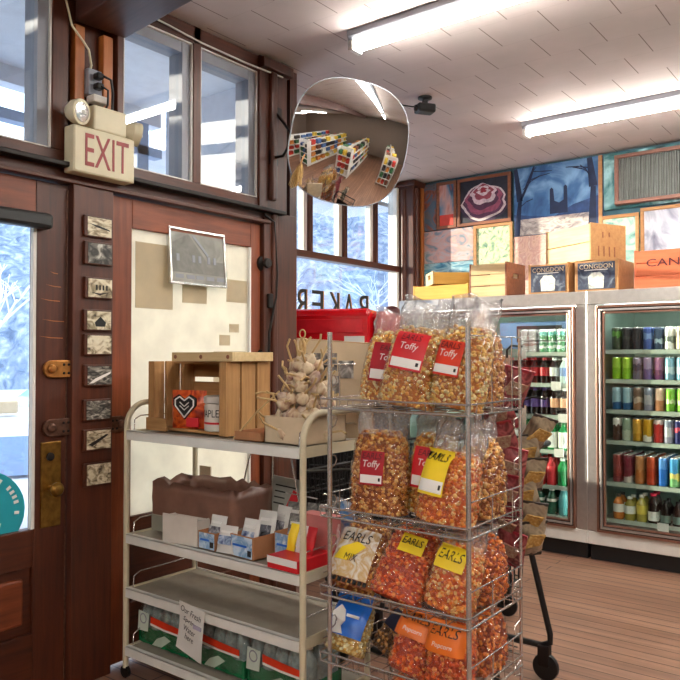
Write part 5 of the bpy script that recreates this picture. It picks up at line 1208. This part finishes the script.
# second tier
pb('caramel popcorn bag with a crimson label, left of the second rack tier', 1, -1.47, 2.13, .21, .13, .27, .36, 'caramel', .1, .1, .0, redlab(M['dredp'], (-.04, .05, .1, .215)))
pb('popcorn bag with a red label, half hidden in the middle of the second tier', 1, -1.33, 2.23, .17, .12, .26, .34, 'gold', .1, .1, .08, redlab(M['redp'], (-.05, .06, .09, .23)))
pb('orange popcorn bag with a yellow label, right front of the second tier', 1, -1.205, 2.12, .195, .14, .22, .34, 'orange', .2, .05, .12, yellab((-.085, .01, .085, .235)))
pb('unlabelled caramel popcorn bag facing the aisle on the second tier', 1, -1.155, 2.3, .15, .14, .25, .34, 'caramel', .03, 1.4, 0)
# third tier
mix = dict(box=(-.09, .07, .02, .2), mat=art('clear_print', [S(226, 220, 206), S(206, 170, 110), S(236, 232, 224), S(196, 150, 84)], 22, 3, .8), text=[('EARLS', .8, .11, .035, M['ink']), ('MIX', .38, .05, .026, M['ink'])])
t = pb('brown mix popcorn bag with black lettering on a yellow flash, left of the third tier', 2, -1.575, 2.105, .18, .1, .24, .27, 'caramel', .62, .16, .1, mix)
b = MB(); b.prism([(-.07, .075), (-.02, .075), (.035, .135), (-.0, .15), (-.055, .12)], -.0645, -.06, 'y'); b.build('yellow_flash', M['yelp'], t)
for k in range(8): MB().box(-.078+k*.02, -.05, .004, -.067+k*.02, -.044, .018).build('black_check', M['ink'], t)
pb('deep orange popcorn bag with a yellow corner label, middle of the third tier', 2, -1.385, 2.1, .19, .1, .24, .28, 'deep', .55, .1, .16, dict(box=(-.03, .06, .15, .215), mat=M['yelp'], text=[('EARLS', .62, .075, .025, M['ink'])]))
pb('orange popcorn bag with a yellow label, right front of the third tier', 2, -1.19, 2.115, .165, .13, .2, .27, 'orange', .25, .0, .15, dict(box=(-.055, .05, .13, .205), mat=M['yelp'], text=[('EARLS', .6, .085, .03, M['ink'])]))
pb('orange popcorn bag facing the aisle on the third tier', 2, -1.15, 2.285, .17, .14, .2, .25, 'cheese', .03, 1.4, 0)
# fourth tier
bl = dict(box=(-.07, .07, .05, .212), mat=M['blup'], text=[('EARLS', .8, .06, .02, M['ink'])])
t = pb('blue and white bag of pale puffs, left of the fourth rack tier', 3, -1.6, 2.1, .15, .09, .17, .22, 'pale', .5, .1, .08, bl, name='snack_bag', cat='snack bag')
MB().prism([(-.062, .05), (-.05, .09), (-.056, .12), (-.03, .15), (-.01, .135), (.0, .10), (-.012, .08), (.002, .055)], -.064, -.06, 'y').build('white_splash', M['whp'], t)
MB().box(.0, -.064, .115, .05, -.06, .125).build('small_print', M['whp'], t)
pb('brown pretzel bag with a dark label lying beside the blue bag', 3, -1.47, 2.17, .17, .09, .17, .2, 'dark', .75, -.5, .1, dict(box=(-.05, .06, .08, .15), mat=plain('navy_label', S(30, 36, 60), .4)), name='snack_bag', cat='snack bag')
ol = lambda: dict(box=(-.07, .07, .11, .205), mat=plain('orange_print', S(232, 116, 30), .4, var=.05), text=[('EARLS', .7, .1, .026, M['ink']), ('Popcorn', .25, .07, .018, M['whp'])])
pb('orange cheese popcorn bag with black lettering, middle of the fourth tier', 3, -1.33, 2.1, .15, .11, .19, .22, 'deep', .35, .05, .15, ol())
pb('orange cheese popcorn bag with black lettering, right front of the fourth tier', 3, -1.175, 2.1, .155, .13, .195, .225, 'deep', .12, .0, .03, ol())
pb('dark orange popcorn bag facing the aisle on the fourth tier', 3, -1.15, 2.28, .17, .14, .19, .22, 'cheese', .03, 1.4, 0)
pb('dark orange popcorn bag on the lowest rack tier', 4, -1.16, 2.2, .17, .2, .19, .23, 'cheese', .03, 1.4, 0)
pb('orange popcorn bag at the middle of the lowest rack tier', 4, -1.36, 2.15, .17, .14, .18, .22, 'deep', .1, .1, 0)

# hanging strips of small snack bags --------------------------------
def strip(x, y, z0, z1, n, rz, mats, emb, label, blab, grp, w=.115):
    s_ = thing('clip_strip', label, 'display strip', (x, y, z0), rz)
    MB().box(-.012, .03, 0, .012, .033, z1-z0).build('strip', M['chrome'], s_)
    MB().tube([(.0, .031, z1-z0-.01), (0, .031, z1-z0+.02), (.02, -.02, z1-z0+.035), (.06, -.06, z1-z0+.03)], .004, 6).build('hook', M['iron'], s_)
    step = (z1-z0-.06)/n; first = None
    for k in range(n):
        nm = blab % (['lowest', 'second from the bottom', 'third from the bottom', 'fourth from the bottom', 'fifth from the bottom', 'sixth from the bottom', 'topmost'][k] if k < n-1 else 'topmost')
        z = z0+step*k-.02
        if first is None:
            first = thing('snack_packet', nm, 'snack bag', (0, 0, 0), 0, grp)
            b, th = pouchmesh(w, .15, .05, 10, 12, .004, 31+n); b.build('pouch', mats, first)
            [MB().box(-w*.5, -.004, za, w*.5, .002, za+.012).build('seal', emb[1], first) for za in (0, .138)]
            q = MB(); q.prism([(-.045, .045), (.03, .058), (.046, .1), (-.02, .105)], -.028, -.02, 'y'); q.build('emblem', emb[0], first)
            o = first
        else:
            o = copy_tree(first); tag(o, nm, 'snack bag', grp)
        c, s2 = math.cos(rz), math.sin(rz); off = -.012
        o.location = (x-s2*off, y+c*off, z); o.rotation_euler = (.42+rnd.uniform(-.12, .12), rnd.uniform(-.3, .3), rz+rnd.uniform(-.35, .35))
maroon = art('maroon_foil', [S(70, 24, 30), S(126, 46, 52), S(170, 90, 92), S(96, 32, 38), S(190, 130, 120)], 16, 4, 1.5, (1, 1, .7), .28)
taupe = art('taupe_foil', [S(74, 62, 50), S(120, 104, 84), S(160, 146, 122), S(96, 82, 66)], 12, 6, 1.2, (1, 1, .8), .28)
strip(-1.177, 2.532, .66, 1.4, 7, .35, maroon, (art('cream_emblem', [S(196, 180, 150), S(150, 90, 80)], 60), plain('maroon_seal', S(150, 40, 56), .35), M['dink']), 'hanging wire strip of maroon snack bags at the back right of the wire rack', 'maroon foil snack bag, %s on its hanging strip', 'maroon bags on a hanging strip')
strip(-1.2, 2.757, .64, 1.2, 6, .75, taupe, (art('tawny_emblem', [S(110, 92, 66), S(170, 130, 60), S(206, 180, 120)], 40), plain('dark_seal', S(40, 34, 30), .35), M['dink']), 'hanging wire strip of taupe snack bags nearest the coolers', 'taupe foil snack bag, %s on its hanging strip', 'taupe bags on a hanging strip')

# ------------------------------------------------------------------ the rest of the shop, seen only in the mirror
gcols = [S(196, 60, 50), S(226, 190, 70), S(60, 110, 70), S(230, 226, 214), S(70, 100, 150), S(206, 130, 60), S(120, 70, 50), S(50, 46, 46)]
gm_ = [art('grocery_pack_%d' % i, [mul(c, .6), c, mul(c, 1.3)], 12, i) for i, c in enumerate(gcols)]
gmesh = [MB().box(-.5, -.5, 0, .5, .5, 1).build('grocery_box', m) for m in gm_]
used = [False]*len(gmesh)
def good(x, y, z, sx, sy, sz, label, grp):
    i = rnd.randrange(len(gmesh)); o = gmesh[i]
    if used[i]: o = o.copy(); COL.objects.link(o)
    used[i] = True; o.location = (x, y, z); o.scale = (sx, sy, sz); o.rotation_euler = (0, 0, rnd.uniform(-.08, .08)); tag(o, label, 'grocery', grp)
def gondola(x, y0, Lg, label, glabel, grp, w=.7, single=False, n=9, mat=None, rz=0):
    t = thing('shop_shelving', label, 'shelving', (x, y0, 0), rz); mat = mat or M['white']
    c, s2 = math.cos(rz), math.sin(rz)
    def g(lx, ly, z, sx, sy, sz):
        if abs(s2) > .5: sx, sy = sy, sx
        good(x+c*lx-s2*ly, y0+s2*lx+c*ly, z, sx, sy, sz, glabel, grp)
    MB().box(-.02, -Lg, .1, .02, 0, 1.42).build('back_panel', mat, t); MB().box(-w/2 if not single else -.02, -Lg, 0, w/2, 0, .1).build('base', mat, t)
    for z in (.46, .8, 1.12):
        for s_ in ((-1, 1) if not single else (1,)): MB().box(.02*s_, -Lg, z, w/2*s_, 0, z+.025).build('shelf', mat, t)
    if not single:
        MB().box(-w/2, .0, 0, w/2, .03, 1.42).build('end_panel', mat, t)
        for z in (.1, .42, .74, 1.06): MB().box(-w/2, .03, z, w/2, .3, z+.025).build('end_shelf', mat, t)
        for x2 in (-w/2-.02, w/2): MB().box(x2, .03, 0, x2+.02, .3, 1.42).build('end_side', mat, t)
        for z in (.125, .445, .765, 1.085):
            for k in range(3): g(-w/2+.12+k*.22, .165, z+.001, .15, .18, rnd.uniform(.14, .24))
    for z in (.1, .485, .825, 1.145):
        for s_ in ((-1, 1) if not single else (1,)):
            for k in range(n): g(s_*(w/4+.01), -.25-(Lg-.5)*k/(n-1), z+.001, w*.3, .9*(Lg-.5)/(n-1)*rnd.uniform(.55, .95), rnd.uniform(.15, .28))
gondola(-1.3, -2.4, 5.6, 'white double-sided shop shelving at the left of the mirror reflection', 'packaged grocery on the left white shelving seen in the round mirror', 'groceries on the left shelving', n=10, rz=PI/2)
gondola(.32, -.62, 4.2, 'white double-sided shop shelving in the middle of the mirror reflection', 'packaged grocery on the middle white shelving seen in the round mirror', 'groceries on the middle shelving', n=9, rz=PI/2)
gondola(.95, 1.55, 3.6, 'white double-sided shop shelving at the right of the mirror reflection', 'packaged grocery on the right white shelving seen in the round mirror', 'groceries on the right shelving', n=8, rz=PI/2)
gondola(1.5, 3.75, 2.9, 'white shop shelving in front of the coolers, at the far right of the mirror reflection', 'packaged grocery on the shelving facing the coolers, seen in the round mirror', 'groceries facing the coolers', n=8, rz=PI/2)
gondola(-2.79, .45, 5.3, 'dark wooden wall shelving along the left wall behind the viewpoint', 'packaged grocery on the dark wall shelving seen in the round mirror', 'groceries on the wall shelving', .66, True, 12, M['dwoody'])
